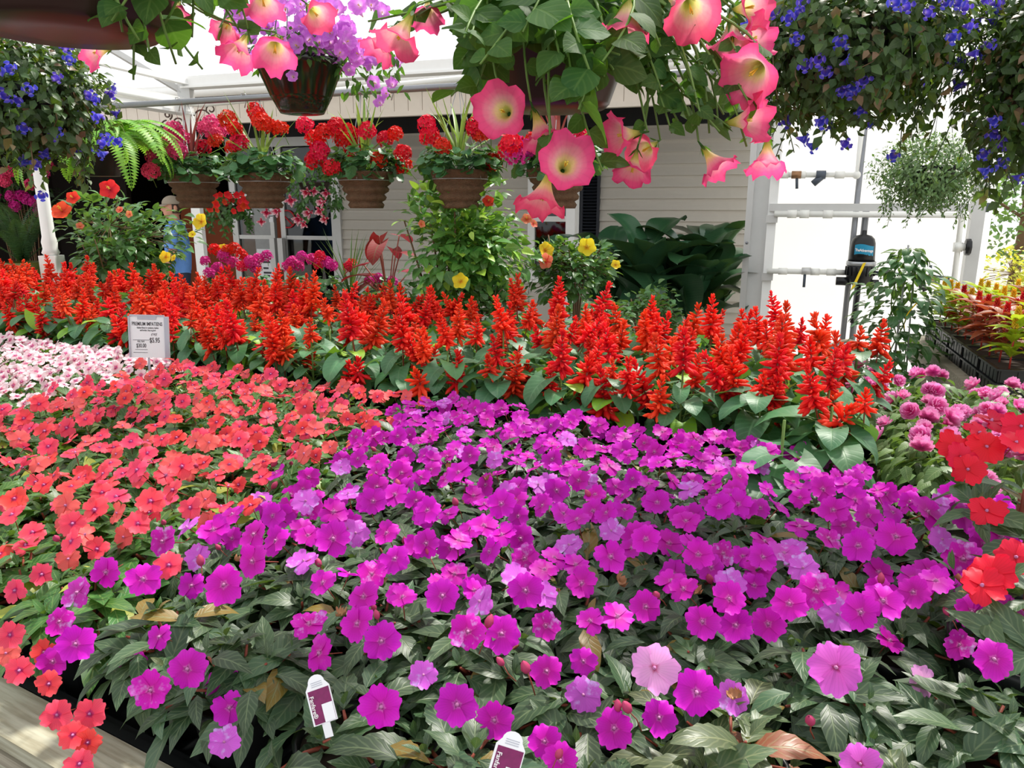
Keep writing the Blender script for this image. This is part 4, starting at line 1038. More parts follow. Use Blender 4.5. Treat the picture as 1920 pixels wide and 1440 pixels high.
def plant_tag(px, py, d_, w_, h_, rot, label):
    q = at(px, py, d_)
    t = thing('plant_tag', label, 'plant tag', q); t.rotation_euler = rot
    prof = [(-w_ * .5, -h_ * .5), (w_ * .5, -h_ * .5), (w_ * .5, h_ * .22), (w_ * .34, h_ * .34)] + [(w_ * .34 * math.cos(a), h_ * .34 + h_ * .16 * math.sin(a)) for a in np.linspace(.3, PI - .3, 7)] + [(-w_ * .34, h_ * .34), (-w_ * .5, h_ * .22)]
    n = len(prof)
    V = [(x, -.0006, z) for x, z in prof] + [(x, .0006, z) for x, z in prof]
    F = [tuple(range(n)), tuple(range(2 * n - 1, n - 1, -1))] + [(i, i + n, (i + 1) % n + n, (i + 1) % n) for i in range(n)]
    part('card', T(V, F), M['paper'], t, smooth=False)
    pc = part('printed_photo', box(-w_ * .42, w_ * .46, -.0012, -.0007, -h_ * .48, h_ * .20), M['tag_pic'], t, smooth=False)
    part('white_panel', box(w_ * .02, w_ * .46, -.0016, -.0012, -h_ * .48, -h_ * .12), M['paper'], t, smooth=False)
    for z in (.26, .30, .34): part('print_line', box(-w_ * .22, w_ * .24, -.0012, -.0007, h_ * z, h_ * (z + .012)), M['clear_edge'], t, smooth=False)
    text('Fanfare\u00ae', h_ * .13, M['white_ink'], t, (-w_ * .31, -.0018, -h_ * .13), rot=(PI / 2, PI / 2, 0), sx=.95)
    part('stake', bar((0, 0, -h_ * .5), (0, .0, -h_ * .5 - .018), w_ * .4, .0012), M['paper'], t, smooth=False)
    return t
plant_tag(600, 1310, .975, .034, .062, (-0.5, -0.38, 0.0), 'white and magenta plant tag in the black pot rim, front centre left')
plant_tag(951, 1424, .86, .036, .062, (-0.5, 0.35, 0.0), 'plant tag half hidden by leaves at the bottom centre')
# ------------------------------------------------------------------ hanging baskets
RT = np.array((1.0, 0, 0)); UPV = np.array((0, ST, CT)); TW = np.array((0, -CT, ST))
def vdir(x, y, t): return nrm(RT * x + UPV * y + TW * t)
def petunia_mesh(seed, mat, Rm=0.040, L=0.062):
    R.seed(seed); n = 30
    prof = [(.0030, -1.0), (.0042, -.88), (.0066, -.72), (.0100, -.56), (.0145, -.41), (.0200, -.27), (.0262, -.15), (.0320, -.06), (.0370, -.01), (.0405, .0)]
    V = []; UV = []; F = []; k = len(prof); p1, p2, p3 = (R.uniform(0, 6) for _ in range(3))
    dr = [R.uniform(-.10, .05) for _ in range(5)]
    for i, (r, z) in enumerate(prof):
        t = i / (k - 1); r = r * Rm / .04; e = max(0, (t - .5) / .5)
        for j in range(n):
            a = 2 * PI * j / n
            lob = -.17 * abs(math.cos(2.5 * a)) ** 5 * e * e
            drp = sum(dr[m] * max(0, math.cos(a - m * 2 * PI / 5)) ** 3 for m in range(5))
            rr = r * (1 + lob + .035 * e * math.sin(7 * a + p1) + .025 * e * math.sin(13 * a + p2))
            zz = z * L + Rm * e * e * (.14 * math.sin(5 * a + p3) + .10 * math.sin(10 * a + p1) + .06 * math.sin(15 * a + p2) + 2.0 * drp)
            V.append((rr * math.cos(a), rr * math.sin(a), zz)); UV.append((j / n, t))
    for i in range(k - 1):
        for j in range(n): F.append((i * n + j, i * n + (j + 1) % n, (i + 1) * n + (j + 1) % n, (i + 1) * n + j))
    b = MB(); b.add(T(V, F, UV))
    for k2 in range(3): b.add(tube([(0, 0, -.6 * L), (.002 * math.cos(k2 * 2), .002 * math.sin(k2 * 2), -.22 * L)], [.0006, .0012], 4, mi=1))
    return b.mesh('petunia_flower', [mat, M['stamen_y']])
PF = [petunia_mesh(700 + i, M['petunia']) for i in range(5)]
LF = [petunia_mesh(720 + i, M['lilac'], .03, .035) for i in range(3)]
def calyx_mesh():
    b = MB()
    for k in range(5): b.add(leaf(.022, .006, 'lance', 2, 3, fold=.1, curl=-.4), rz(k * 2 * PI / 5) @ basis((0, .002, 0), (0, .5, .85), (0, .85, -.5)))
    b.add(tube([(0, 0, -.012), (0, 0, .004)], [.0015, .003], 6)); return b.mesh('calyx', M['petunia_leaf'])
CALYX = calyx_mesh()
R.seed(60)
PLT = [leaf(.060 * s, .054 * s, 'ovate', 4, 6, fold=R.uniform(0, .25), curl=R.uniform(.2, 1.0), wav=R.uniform(0, .04)) for s in (1, .85, .6, 1.15)]
PLM = [mesh_of(t, 'leaf', M['petunia_leaf']) for t in PLT]
def petunia_basket(label, potc, rb, rt, hgt, potmat, flowers, ends, top):
    t = thing('petunia_basket', label, 'hanging basket', potc)
    part('pot', lathe([(rb * .4, -.004), (rb * .92, 0), (rb, .008), (rt * .985, hgt * .9), (rt * 1.04, hgt * .91), (rt * 1.05, hgt), (rt * .97, hgt), (rt * .95, hgt * .92)], 32), M[potmat], t)
    part('soil', lathe([(rt * .95, hgt * .93), (rt * .5, hgt * .97), (.001, hgt)], 20, cap0=False), M['soil'], t)
    for k in range(4):
        a = k * PI / 2 + .4
        part('hanger_wire', tube([(rt * math.cos(a), rt * math.sin(a), hgt * .95), (0, 0, hgt + .38)], .0018, 5), M['wire'], t)
    part('hanger_hook', tube([(0, 0, hgt + .37), (0, 0, top - potc[2] - .03), (.015, 0, top - potc[2])], .003, 6), M['wire'], t)
    st = MB()
    def trail(end, every=.05, sc=1.0, droop=True):
        e = np.asarray(end) - potc; a = math.atan2(e[1], e[0])
        s0 = np.array((rt * .85 * math.cos(a), rt * .85 * math.sin(a), hgt + .01))
        mid = s0 * .5 + e * .5 + np.array((R.gauss(0, .06), R.gauss(0, .05), R.uniform(-.03, .10)))
        P = bez(s0, mid, e, 10); st.add(tube(P, [.0032 - .0016 * i / 9 for i in range(10)], 5))
        L_ = sum(np.linalg.norm(P[i + 1] - P[i]) for i in range(9)); n_ = max(2, int(L_ / every))
        for i in range(n_):
            f = (i + .5) / n_ * 9; i0 = int(f); p = P[i0] + (P[min(9, i0 + 1)] - P[i0]) * (f - i0); d_ = nrm(P[min(9, i0 + 1)] - P[i0])
            side = nrm(np.cross(d_, (R.gauss(0, .3), R.gauss(0, .3), 1))) * (1 if i % 2 else -1)
            dl = nrm(side + d_ * .3 + np.array((0, 0, R.uniform(-.9, .35))))
            ob('leaf', R.choice(PLM[:3]), t, basis(p, dl, np.array((R.gauss(0, .5), -.8 + R.gauss(0, .5), .55)), sc * R.uniform(.7, 1.15)))
        return P[-1], d_
    for (px, py, d_, dx, dy, dt, s) in flowers:
        p = at(px, py, d_); ax = vdir(dx, dy, dt); base = p - ax * .062 * s
        trail(base - ax * .01, .075, .75)
        fo = ob('flower', R.choice(PF), t, tr(*(-np.asarray(potc))) @ basis_z(p, ax, s))
        ob('calyx', CALYX, fo, tr(0, 0, -.065))
    for (px, py, d_, sc) in ends: trail(at(px, py, d_), .026, sc)
    ob('stems', st.mesh('stems', M['stem']), t)
    return t
fB = [(935, 205, 1.03, -.25, -.25, 1, 1.0), (1065, 300, 1.0, .05, -.05, 1, 1.02), (1012, 392, 1.04, -.25, -1, .1, .95), (1022, 268, 1.08, .35, -1, .0, .85), (1168, 68, 1.05, -.1, -.9, -.15, 1.0), (1300, 34, 1.05, 0, -.7, .5, 1.05),
      (1372, 96, 1.1, 0, -1, .1, .95), (1398, 148, 1.05, -.55, -.55, .5, 1.15), (1432, 62, 1.1, .5, .1, .6, .85), (1425, 222, 1.07, .6, -.1, .6, .92), (1436, 318, 1.1, -.1, -1, .1, .8), (1352, 322, 1.12, .5, -.8, .2, .8), (1182, 335, 1.12, -.25, -1, .2, .78), (1145, 255, 1.1, -.9, -.2, .3, .85), (1198, 288, 1.15, -.5, -.4, .4, .8),
      (990, 136, 1.3, .3, -.2, .8, .62), (1045, 72, 1.3, .7, -.4, .4, .6), (738, 88, 1.08, -.4, -.8, .1, .98), (706, 98, 1.15, -.5, -.8, .1, .8), (800, 38, 1.15, 0, -.8, .3, .7), (1255, 10, 1.15, .1, -.5, .6, .8), (1425, 10, 1.1, .4, -.2, .6, .9)]
eB = [(R.uniform(840, 1220), R.uniform(20, 190), R.uniform(1.0, 1.2), R.uniform(.9, 1.25)) for _ in range(26)] + [(1085, 205, 1.0, 1.0), (1120, 170, 1.02, 1.1), (900, 120, 1.0, 1.1), (870, 70, 1.0, 1.1), (980, 60, 1.0, 1.1), (1150, 130, 1.05, 1.1), (1240, 170, 1.1, .8), (1300, 190, 1.12, .7), (1330, 250, 1.12, .55), (1370, 240, 1.1, .5), (1260, 250, 1.12, .7), (1400, 275, 1.1, .5), (1130, 320, 1.08, .8), (1220, 110, 1.1, .8), (1330, 120, 1.12, .8), (760, 30, 1.15, .8), (690, 40, 1.2, .7)] + [(R.uniform(1230, 1420), R.uniform(50, 290), R.uniform(1.05, 1.2), R.uniform(.45, .75)) for _ in range(14)]
petunia_basket('large pink petunia basket in brown pot spilling over the top centre', at(1035, 205, 1.36), .105, .16, .17, 'pot_brown', fB, eB, 2.75)
fA = [(320, 36, 1.1, 0, -.7, .5, .8), (165, 102, 1.5, -.4, -.4, .5, .85), (515, 108, 1.3, .1, -.7, .4, 1.0), (442, 108, 1.35, -.2, -.8, .3, .95), (498, 22, 1.2, .2, -.7, .2, .85), (600, 35, 1.3, .4, -.5, .3, .8), (420, 60, 1.35, -.1, -.7, .4, .7)]
eA = [(230, 60, .95, 1.0), (260, 75, .95, 1.0), (285, 118, 1.0, .8), (330, 120, 1.02, .9), (250, 150, 1.1, .5), (380, 130, 1.1, .7), (210, 40, .92, 1.1), (300, 60, 1.0, .9), (450, 60, 1.2, .7), (360, 70, 1.1, .8), (400, 20, 1.1, .8), (470, 80, 1.2, .7), (250, 20, 1.0, 1.0)]
petunia_basket('pink petunia basket in brown pot at the top left corner', at(130, 62, 1.02), .125, .165, .16, 'pot_brown', fA, eA, 2.75)

# lilac petunias in a glossy black pot
def lilac_basket(label, potc, rb, rt, hgt, mat, spots, d0, fol=True):
    t = thing('lilac_petunia_basket', label, 'hanging basket', potc)
    part('pot', lathe([(rb * .4, -.002), (rb * .93, 0), (rb, .01), (rb + (rt - rb) * .35, hgt * .3), (rb + (rt - rb) * .36, hgt * .3), (rt * .985, hgt * .86), (rt * 1.03, hgt * .87), (rt * 1.04, hgt), (rt * .96, hgt)], 36), M[mat], t)
    part('foliage', mound_foliage(.21, hgt * .85, .13, 420, [leaf(.035, .014, 'lance', 2, 3, fold=.2, curl=.6)], M['petunia_leaf']), None, t) if False else ob('foliage', mound_foliage(.21, hgt * .85, .15, 420, [leaf(.04, .018, 'lance', 2, 3, fold=.2, curl=.6)], M['petunia_leaf']), t, kind='stuff')
    for k in range(3):
        a = k * 2.1 + .5; part('hanger_wire', tube([(rt * math.cos(a), rt * math.sin(a), hgt), (0, 0, hgt + .45)], .0025, 5), M['wire'], t)
    for (px, py, dd, s) in spots:
        p = at(px, py, d0 + dd)
        ob('flower', R.choice(LF), t, tr(*(-np.asarray(potc))) @ basis_z(p, vdir(R.gauss(0, .5), R.uniform(-.4, .5), .9), s))
    return t
R.seed(71)
sp = [(R.uniform(430, 720), R.uniform(0, 110), R.uniform(-.25, .05), R.uniform(.9, 1.2)) for _ in range(85)] + [(545, 105, -.2, 1.0), (600, 75, -.2, 1.1), (615, 60, -.2, 1.1), (580, 40, -.2, 1.1), (640, 95, -.2, 1), (655, 130, -.15, .8), (700, 155, -.1, .9), (710, 190, -.1, .8), (735, 155, -.05, .8), (745, 115, -.05, .8), (720, 175, -.1, .8), (548, 142, -.2, .7), (690, 120, -.1, .8), (480, 115, -.1, .9), (530, 60, -.2, 1.1)]
t = lilac_basket('lilac petunia basket in a glossy black pot', at(567, 213, 2.75), .085, .155, .185, 'pot_glossy', sp, 2.75)
hang = MB()
for k in range(70):
    px, py = R.uniform(630, 760), R.uniform(90, 175)
    hang.add(leaf(.045, .016, 'lance', 2, 3, fold=.2, curl=.6), basis(at(px, py, 2.75 + R.uniform(-.12, .1)) - at(567, 213, 2.75), (R.gauss(0, .5), R.gauss(0, .5), -.6), (R.gauss(0, .5), -1, .5)))
ob('trailing_leaves', hang.mesh('trailing_leaves', M['petunia_leaf']), t, kind='stuff')
sp = [(R.uniform(1040, 1260), R.uniform(20, 190), R.uniform(-.2, .1), R.uniform(.7, 1.0)) for _ in range(26)]
lilac_basket('second lilac petunia basket half hidden behind pink petunias', at(1150, 120, 2.9), .085, .15, .17, 'pot_glossy', sp, 2.75)

# blue torenia baskets
def torenia_mesh(seed):
    R.seed(seed); b = MB()
    b.add(lathe([(.0025, -.022), (.0045, -.014), (.0075, -.005), (.010, 0)], 8, cap0=False))
    for k in range(4):
        w_ = .016 if k != 2 else .02
        b.add(petal(.016 if k else .018, w_, 3, 3, notch=.1, cup=R.uniform(.0, .4), wav=.1, base=.45, ph=k), rz(k * PI / 2 + R.uniform(-.1, .1)))
    return b.mesh('torenia_flower', M['torenia'])
TF = [torenia_mesh(800 + i) for i in range(3)]
R.seed(81)
TL = [leaf(.027 * s, .0165 * s, 'ovate', 2, 3, fold=.25, curl=.8) for s in (.8, 1, 1.2)]
def ball_foliage(r, zr, n, tp, mat, trails=0, tlen=.2, fill=.55, smin=.8, smax=1.2, lowcut=-1.0):
    b = MB()
    for k in range(n):
        d_ = nrm((R.gauss(0, 1), R.gauss(0, 1), R.gauss(0, 1)))
        if d_[2] < lowcut: continue
        s_ = R.uniform(fill, 1.02); p = np.array((r * d_[0], r * d_[1], zr * d_[2])) * s_ * (1 + .08 * math.sin(5 * math.atan2(d_[1], d_[0]) + 3 * d_[2]))
        b.add(R.choice(tp), basis(p, nrm(d_ * .5 + np.array((R.gauss(0, .6), R.gauss(0, .6), R.gauss(-.5, .4)))), d_ + np.array((0, 0, .6)), R.uniform(smin, smax)))
    for k in range(trails):
        a = R.uniform(0, 6.28); rr = r * R.uniform(.5, 1.0); p = np.array((rr * math.cos(a), rr * math.sin(a), -zr * math.sqrt(max(0, 1 - (rr / r) ** 2)) * .9))
        L_ = R.uniform(.3, 1) * tlen; q = p + np.array((R.gauss(0, .03), R.gauss(0, .03), -L_))
        b.add(tube([p, (p + q) / 2 + np.array((R.gauss(0, .01), R.gauss(0, .01), 0)), q], .0014, 4))
        m = int(L_ / .014)
        for i in range(m):
            c = p + (q - p) * (i + .5) / m
            b.add(R.choice(tp), basis(c, (R.gauss(0, .8), R.gauss(0, .8), -.5), (R.gauss(0, .6), R.gauss(0, .6), 1), R.uniform(smin, smax)))
    return b.mesh('foliage', mat)
def torenia_basket(label, c, r, zr, n, nfl, trails, tlen, extra=()):
    t = thing('torenia_basket', label, 'hanging basket', c)
    part('pot', lathe([(r * .42, -zr * .55), (r * .55, 0), (r * .6, .02), (r * .56, .02)], 24), M['pot_black'], t)
    ob('foliage', ball_foliage(r, zr, n, TL, M['torenia_leaf'], trails, tlen), t, kind='stuff')
    for k in range(3):
        a = k * 2.1; part('hanger_wire', tube([(r * .58 * math.cos(a), r * .58 * math.sin(a), 0), (0, 0, .5)], .0018, 5), M['wire'], t)
    part('hanger_hook', tube([(0, 0, .49), (0, 0, 2.78 - c[2])], .003, 5), M['wire'], t)
    for k in range(nfl):
        d_ = nrm((R.gauss(0, 1), R.gauss(-.7, 1), R.gauss(0, .8))); p = np.array((r * d_[0], r * d_[1], zr * d_[2])) * 1.04
        ob('flower', R.choice(TF), t, basis_z(p, nrm(d_ + np.array((0, -.3, -.1)) + np.array((R.gauss(0, .3),) * 3)), R.uniform(.85, 1.15)))
    for (px, py, d2) in extra:
        p = at(px, py, d2); ob('flower', R.choice(TF), t, tr(*(-np.asarray(c))) @ basis_z(p, vdir(R.gauss(0, .5), -.5, .7), 1.0))
    return t
torenia_basket('blue torenia basket at the upper left beside the fern', at(50, 180, 1.95), .205, .17, 3200, 60, 20, .13, [(68, 308, 1.9), (78, 367, 1.9), (192, 268, 1.9), (198, 258, 1.95), (220, 265, 1.95), (190, 290, 1.95), (180, 220, 1.8)])
torenia_basket('broad blue torenia basket right of the pink petunias', at(1592, 72, 1.75), .29, .195, 5600, 70, 50, .12, [(1675, 292, 1.75), (1585, 270, 1.72), (1525, 275, 1.72), (1510, 262, 1.7), (1540, 230, 1.6)])
torenia_basket('blue torenia basket cut off at the right edge', at(1962, 120, 1.65), .165, .24, 3200, 42, 40, .2, [(1845, 290, 1.65), (1850, 322, 1.65), (1880, 305, 1.65), (1865, 228, 1.6), (1910, 335, 1.65)])
# small-leaved green basket
c = at(1745, 320, 3.6)
t = thing('trailing_basket', 'round hanging basket of fine grey green leaves before the film wall', 'hanging basket', c)
part('pot', lathe([(.09, -.10), (.12, 0), (.13, .02), (.12, .02)], 20), M['pot_black'], t)
ob('foliage', ball_foliage(.27, .19, 5200, [leaf(.028, .011, 'lance', 2, 2, fold=.2, curl=.7), leaf(.022, .012, 'ovate', 2, 2, curl=.5)], M['small_leaf'], 34, .14, fill=.5), t, kind='stuff')
for k in range(3):
    a = k * 2.1; part('hanger_wire', tube([(.12 * math.cos(a), .12 * math.sin(a), 0), (0, 0, .55)], .002, 5), M['wire'], t)
part('hanger_hook', tube([(0, 0, .54), (0, 0, 1.0)], .003, 5), M['wire'], t)

# fern basket
R.seed(90)
def frond(L, curl):
    b = MB(); P = []
    y = z = 0; n = 38
    for i in range(n + 1):
        tt = i / n; a = .7 - curl * tt; P.append(np.array((0, y, z))); y += math.cos(a) * L / n; z += math.sin(a) * L / n
    b.add(tube(P[::2], [.0028 - .0018 * i / 19 for i in range(20)], 4))
    for i in range(2, n + 1):
        tt = i / n; ll = L * .13 * math.sin(PI * min(1, .12 + tt * .88)) ** .7 + .004; d_ = nrm(P[i] - P[i - 1])
        up = nrm(np.cross((1, 0, 0), d_))
        for s in (-1, 1): b.add(leaf(ll, .016, 'lance', 2, 2, fold=.0, curl=.4), basis(P[i], np.array((s, 0, 0)) + d_ * .35, up))
    return b.mesh('frond', M['fern_leaf'])
FR = [frond(.5, 2.0), frond(.42, 2.3), frond(.55, 2.6), frond(.36, 1.5)]
c = at(182, 280, 4.0)
t = thing('fern_basket', 'bright green fern hanging behind the blue torenias', 'hanging basket', c)
part('pot', lathe([(.10, -.14), (.13, 0), (.14, .02), (.13, .02)], 20), M['pot_black'], t)
for k in range(60):
    a = k * 2.4; tilt = R.uniform(-.1, .5)
    Mx = basis((.05 * math.cos(a), .05 * math.sin(a), .02), (math.cos(a), math.sin(a), tilt), (0, 0, 1), R.uniform(.85, 1.15)); ob('frond', FR[k % 4], t, Mx)
part('hanger_wire', tube([(0, 0, 0), (0, 0, .8)], .003, 5), M['wire'], t)

# ------------------------------------------------------------------ geraniums
def floret_quad():
    b = MB()
    for k in range(5): b.add(petal(.0135, .013, 2, 2, notch=.05, cup=.2, base=.05), rz(k * 2 * PI / 5))
    return b.tpl()
FQ = floret_quad()
def ger_head(seed, mat, n=46, r=.042):
    R.seed(seed); b = MB()
    for k in range(n):
        z = 1 - 1.45 * (k + .5) / n; rr = math.sqrt(max(0, 1 - z * z)); a = k * 2.39996
        d_ = np.array((rr * math.cos(a), rr * math.sin(a), z))
        b.add(FQ, basis_z(d_ * r * R.uniform(.85, 1.08), d_ + np.array((R.gauss(0, .25), R.gauss(0, .25), R.gauss(0, .25))), R.uniform(.9, 1.15)))
    b.add(tube([(0, 0, -.09), (.004, 0, -.04), (0, 0, 0)], .002, 4, mi=1))
    for k in range(10): b.add(tube([(0, 0, -.012), nrm((R.gauss(0, 1), R.gauss(0, 1), .3)) * r * .8], .0009, 3, mi=1))
    return b.mesh('flower_head', [mat, M['stem']])
GH = {k: [ger_head(900 + i, M[k]) for i in range(3)] for k in ('geranium_red', 'geranium_pink', 'geranium_magenta')}
R.seed(95)
GL = [leaf(.05 * s, .062 * s, 'round', 4, 4, fold=R.uniform(0, .3), curl=R.uniform(0, .5), wav=.05) for s in (.8, 1, 1.15)]
STP = [leaf(L_, .021, 'strap', 2, 6, fold=.5, curl=c_) for L_, c_ in ((.36, .3), (.42, .9), (.32, 1.4), (.45, .1))]
def coco_pot():
    b = MB(); pr = [(.055, 0), (.088, .0), (.098, .018), (.086, .034), (.104, .044), (.110, .058), (.098, .074), (.120, .088), (.126, .102), (.116, .114), (.136, .128), (.146, .172), (.150, .178), (.152, .19), (.142, .19), (.136, .17)]
    b.add(lathe(pr, 28, f=lambda a, t_: .015 * math.sin(9 * a + 14 * t_) + .01 * math.sin(23 * a + 31 * t_))); return b.tpl()
COCO = mesh_of(coco_pot(), 'coco_pot', M['coco'])
RA = np.array((-2.6, 4.77, 2.205)); RD = np.array((3.95, -1.4, 0))
def rail_at(px, z=1.78):
    lo, hi = 0, 1
    for _ in range(40):
        m = (lo + hi) / 2; q = RA + RD * m; q = np.array((q[0], q[1], z))
        if proj(q)[0] < px: lo = m
        else: hi = m
    return RA + RD * lo
gf = []
for i in range(3):
    b = MB()
    for k in range(250):
        a = R.uniform(0, 6.28); d_ = nrm((math.cos(a), math.sin(a), R.uniform(-.35, 1.1))); s_ = R.uniform(.45, 1.0)
        p = np.array((.225 * d_[0] * s_, .225 * d_[1] * s_, .205 + .15 * d_[2] * s_))
        b.add(R.choice(GL), basis(p, (d_[0] + R.gauss(0, .4), d_[1] + R.gauss(0, .4), R.uniform(-.6, .3)), d_ + np.array((0, 0, .5)), R.uniform(.8, 1.1)))
        if k % 3 == 0: b.add(tube([(0, 0, .16), p], .0016, 3))
    gf.append(b.mesh('foliage', M['geranium_leaf']))
BK = [
 (365, 'leftmost coco basket with pink geraniums and a burgundy spike', 'geranium_pink', [(325, 245), (345, 262), (318, 272), (333, 284), (385, 240), (402, 252), (412, 246), (283, 322), (290, 296), (395, 232)], 'geranium_red', [(405, 264), (381, 276), (436, 278)], 'red_strap'),
 (497, 'coco basket of red geraniums second from the left', 'geranium_red', [(478, 207), (490, 230), (526, 243), (428, 224), (440, 242), (485, 218), (448, 268), (500, 236)], None, [], 'strap_leaf'),
 (686, 'coco basket crowded with round red geranium heads', 'geranium_red', [(572, 236), (590, 262), (600, 285), (590, 302), (622, 316), (630, 237), (652, 250), (688, 246), (741, 253), (664, 278), (710, 300), (756, 288), (758, 314), (722, 262), (608, 250), (640, 262), (672, 262)], None, [], 'strap_leaf'),
 (863, 'coco basket behind the hibiscus top with sparse red heads', 'geranium_red', [(800, 236), (806, 258), (830, 276), (925, 306), (903, 250), (920, 244), (893, 240)], None, [], 'strap_leaf'),
 (1045, 'rightmost coco basket behind the open pink petunia', 'geranium_red', [(958, 272), (952, 280), (1000, 268), (1090, 260)], 'geranium_magenta', [(966, 291), (984, 282), (978, 276)], 'red_strap')]
def strap_plant(t, base, mat, n, spread, s, heads=True):
    me = [mesh_of(q, 'strap_leaf', M[mat]) for q in STP]
    for k in range(n):
        a = R.uniform(0, 6.28); e = R.uniform(*spread)
        d_ = np.array((math.cos(a) * math.cos(e), math.sin(a) * math.cos(e), math.sin(e)))
        ob('strap_leaf', R.choice(me), t, basis(base, d_, np.cross(np.cross(d_, (0, 0, 1)), d_), s * R.uniform(.8, 1.15)))
for i, (px, lab, m1, h1, m2, h2, stp) in enumerate(BK):
    q = rail_at(px, 1.7); rimz = 1.80; c = np.array((q[0], q[1], rimz - .19))
    t = thing('geranium_basket', lab, 'hanging basket', c)
    ob('coco_pot', COCO, t)
    part('wire_ring', tube([(.143 * math.cos(a), .143 * math.sin(a), .145) for a in np.linspace(0, 2 * PI, 25)], .0025, 5), M['wire'], t)
    for k in range(3):
        a = k * 2.09 + .5 + i; part('hanger_wire', tube([(.145 * math.cos(a), .145 * math.sin(a), .145), (.01 * math.cos(a), .01 * math.sin(a), 2.19 - c[2])], .002, 5), M['wire'], t)
    ob('foliage', gf[i % 3], t, rz(i * 1.3), kind='stuff')
    dd = np.linalg.norm(q[:2]); dep = proj(np.array((q[0], q[1], 1.9)))[2]
    for mt, hs_ in ((m1, h1), (m2, h2)):
        for (hx, hy) in hs_:
            p = at(hx, hy, dep + R.uniform(-.2, .06)); ob('flower_head', R.choice(GH[mt]), t, tr(*(-c)) @ basis_z(p, vdir(R.gauss(0, .3), .7, .6), R.uniform(.9, 1.2)))
    strap_plant(t, np.array((0, 0, .2)), stp, 16 if stp == 'red_strap' else 14, (1.0, 1.5), .95)
    strap_plant(t, np.array((0, 0, .24)), 'strap_leaf', 6, (.2, .8), .75)

# ------------------------------------------------------------------ shrubs and pots behind the salvias
def hib_mesh(seed, mat):
    R.seed(seed); b = MB()
    for k in range(5): b.add(petal(.055, .068, 6, 5, notch=.02, cup=R.uniform(.15, .35), wav=.06, base=.04, ph=R.uniform(0, 6)), rz(2 * PI * k / 5) @ tr(0, 0, .001 * k))
    b.add(tube([(0, 0, 0), (.002, 0, .03), (.004, 0, .052)], [.003, .0025, .002], 6, mi=1))
    for k in range(10): b.add(ellipsoid((.003 + .006 * math.cos(k * 2.4), .006 * math.sin(k * 2.4), .03 + .0022 * k), (.0018,) * 3, 5, 3, mi=1))
    return b.mesh('hibiscus_flower', [mat, M['stamen_y']])
HB = {k: hib_mesh(950, M[k]) for k in ('hib_red', 'hib_yellow', 'hib_peach')}
R.seed(101)
def bush(name, label, c, rx, rzz, n, lmat, leafs, potmat='pot_black', blooms=(), dep=None, trunk=6, cat='potted shrub', lobes=7, group=None):
    t = thing(name, label, cat, (c[0], c[1], 0), 0, group)
    ph = min(.42, max(.2, c[2] - rzz - .25)); zt = c[2]
    part('pot', lathe([(.13, 0), (.17, ph - .04), (.18, ph - .035), (.18, ph), (.165, ph), (.16, ph - .03)], 22), M[potmat], t)
    part('soil', lathe([(.16, ph - .03), (.001, ph - .02)], 16, cap0=False), M['soil'], t)
    st = MB(); tips = []
    for k in range(trunk):
        a = k * 2.4; e = np.array((rx * .65 * math.cos(a) * R.uniform(.3, 1), rx * .65 * math.sin(a) * R.uniform(.3, 1), zt + rzz * R.uniform(-.1, .7)))
        P = bez((.03 * math.cos(a), .03 * math.sin(a), ph - .03), (e[0] * .4, e[1] * .4, (ph + e[2]) / 2), e, 8); st.add(tube(P, [.012 - .008 * i / 7 for i in range(8)], 6))
    lob = [(nrm((R.gauss(0, 1), R.gauss(0, 1), R.gauss(.1, .8))) * R.uniform(.35, .62), R.uniform(.42, .6)) for _ in range(lobes)]
    b = MB()
    for k in range(n):
        l0, lr = lob[k % lobes]; d_ = nrm((R.gauss(0, 1), R.gauss(0, 1), R.gauss(0, 1)))
        p = (l0 + d_ * lr * R.uniform(.55, 1.02)) * np.array((rx, rx, rzz)) + np.array((0, 0, zt))
        out = nrm(p - np.array((0, 0, zt - .1)))
        b.add(R.choice(leafs), basis(p, nrm(out + np.array((R.gauss(0, .5), R.gauss(0, .5), R.gauss(-.35, .35)))), out * .4 + np.array((0, 0, 1.0)) + np.array((R.gauss(0, .3),) * 3), R.uniform(.7, 1.15)))
        if k % 9 == 0: st.add(tube([(l0 * np.array((rx, rx, rzz)) + np.array((0, 0, zt))) * np.array((.6, .6, 1)), p], .0025, 4))
    ob('branches', st.mesh('branches', M['wood_stem']), t); ob('foliage', b.mesh('foliage', M[lmat]), t, kind='stuff')
    for (px, py, d2, mt, s) in blooms:
        p = at(px, py, d2); ob('flower', HB[mt], t, tr(-c[0], -c[1], 0) @ basis_z(p, vdir(R.gauss(0, .35), R.uniform(-.1, .4), 1), s))
    return t
HL = [leaf(.08 * s, .05 * s, 'ovate', 2, 4, fold=R.uniform(.1, .4), curl=R.uniform(.4, 1.1)) for s in (.7, .9, 1.1)]
HLs = [leaf(.06 * s, .042 * s, 'ovate', 2, 4, fold=R.uniform(.1, .4), curl=R.uniform(.4, 1.1)) for s in (.7, .9, 1.1)]
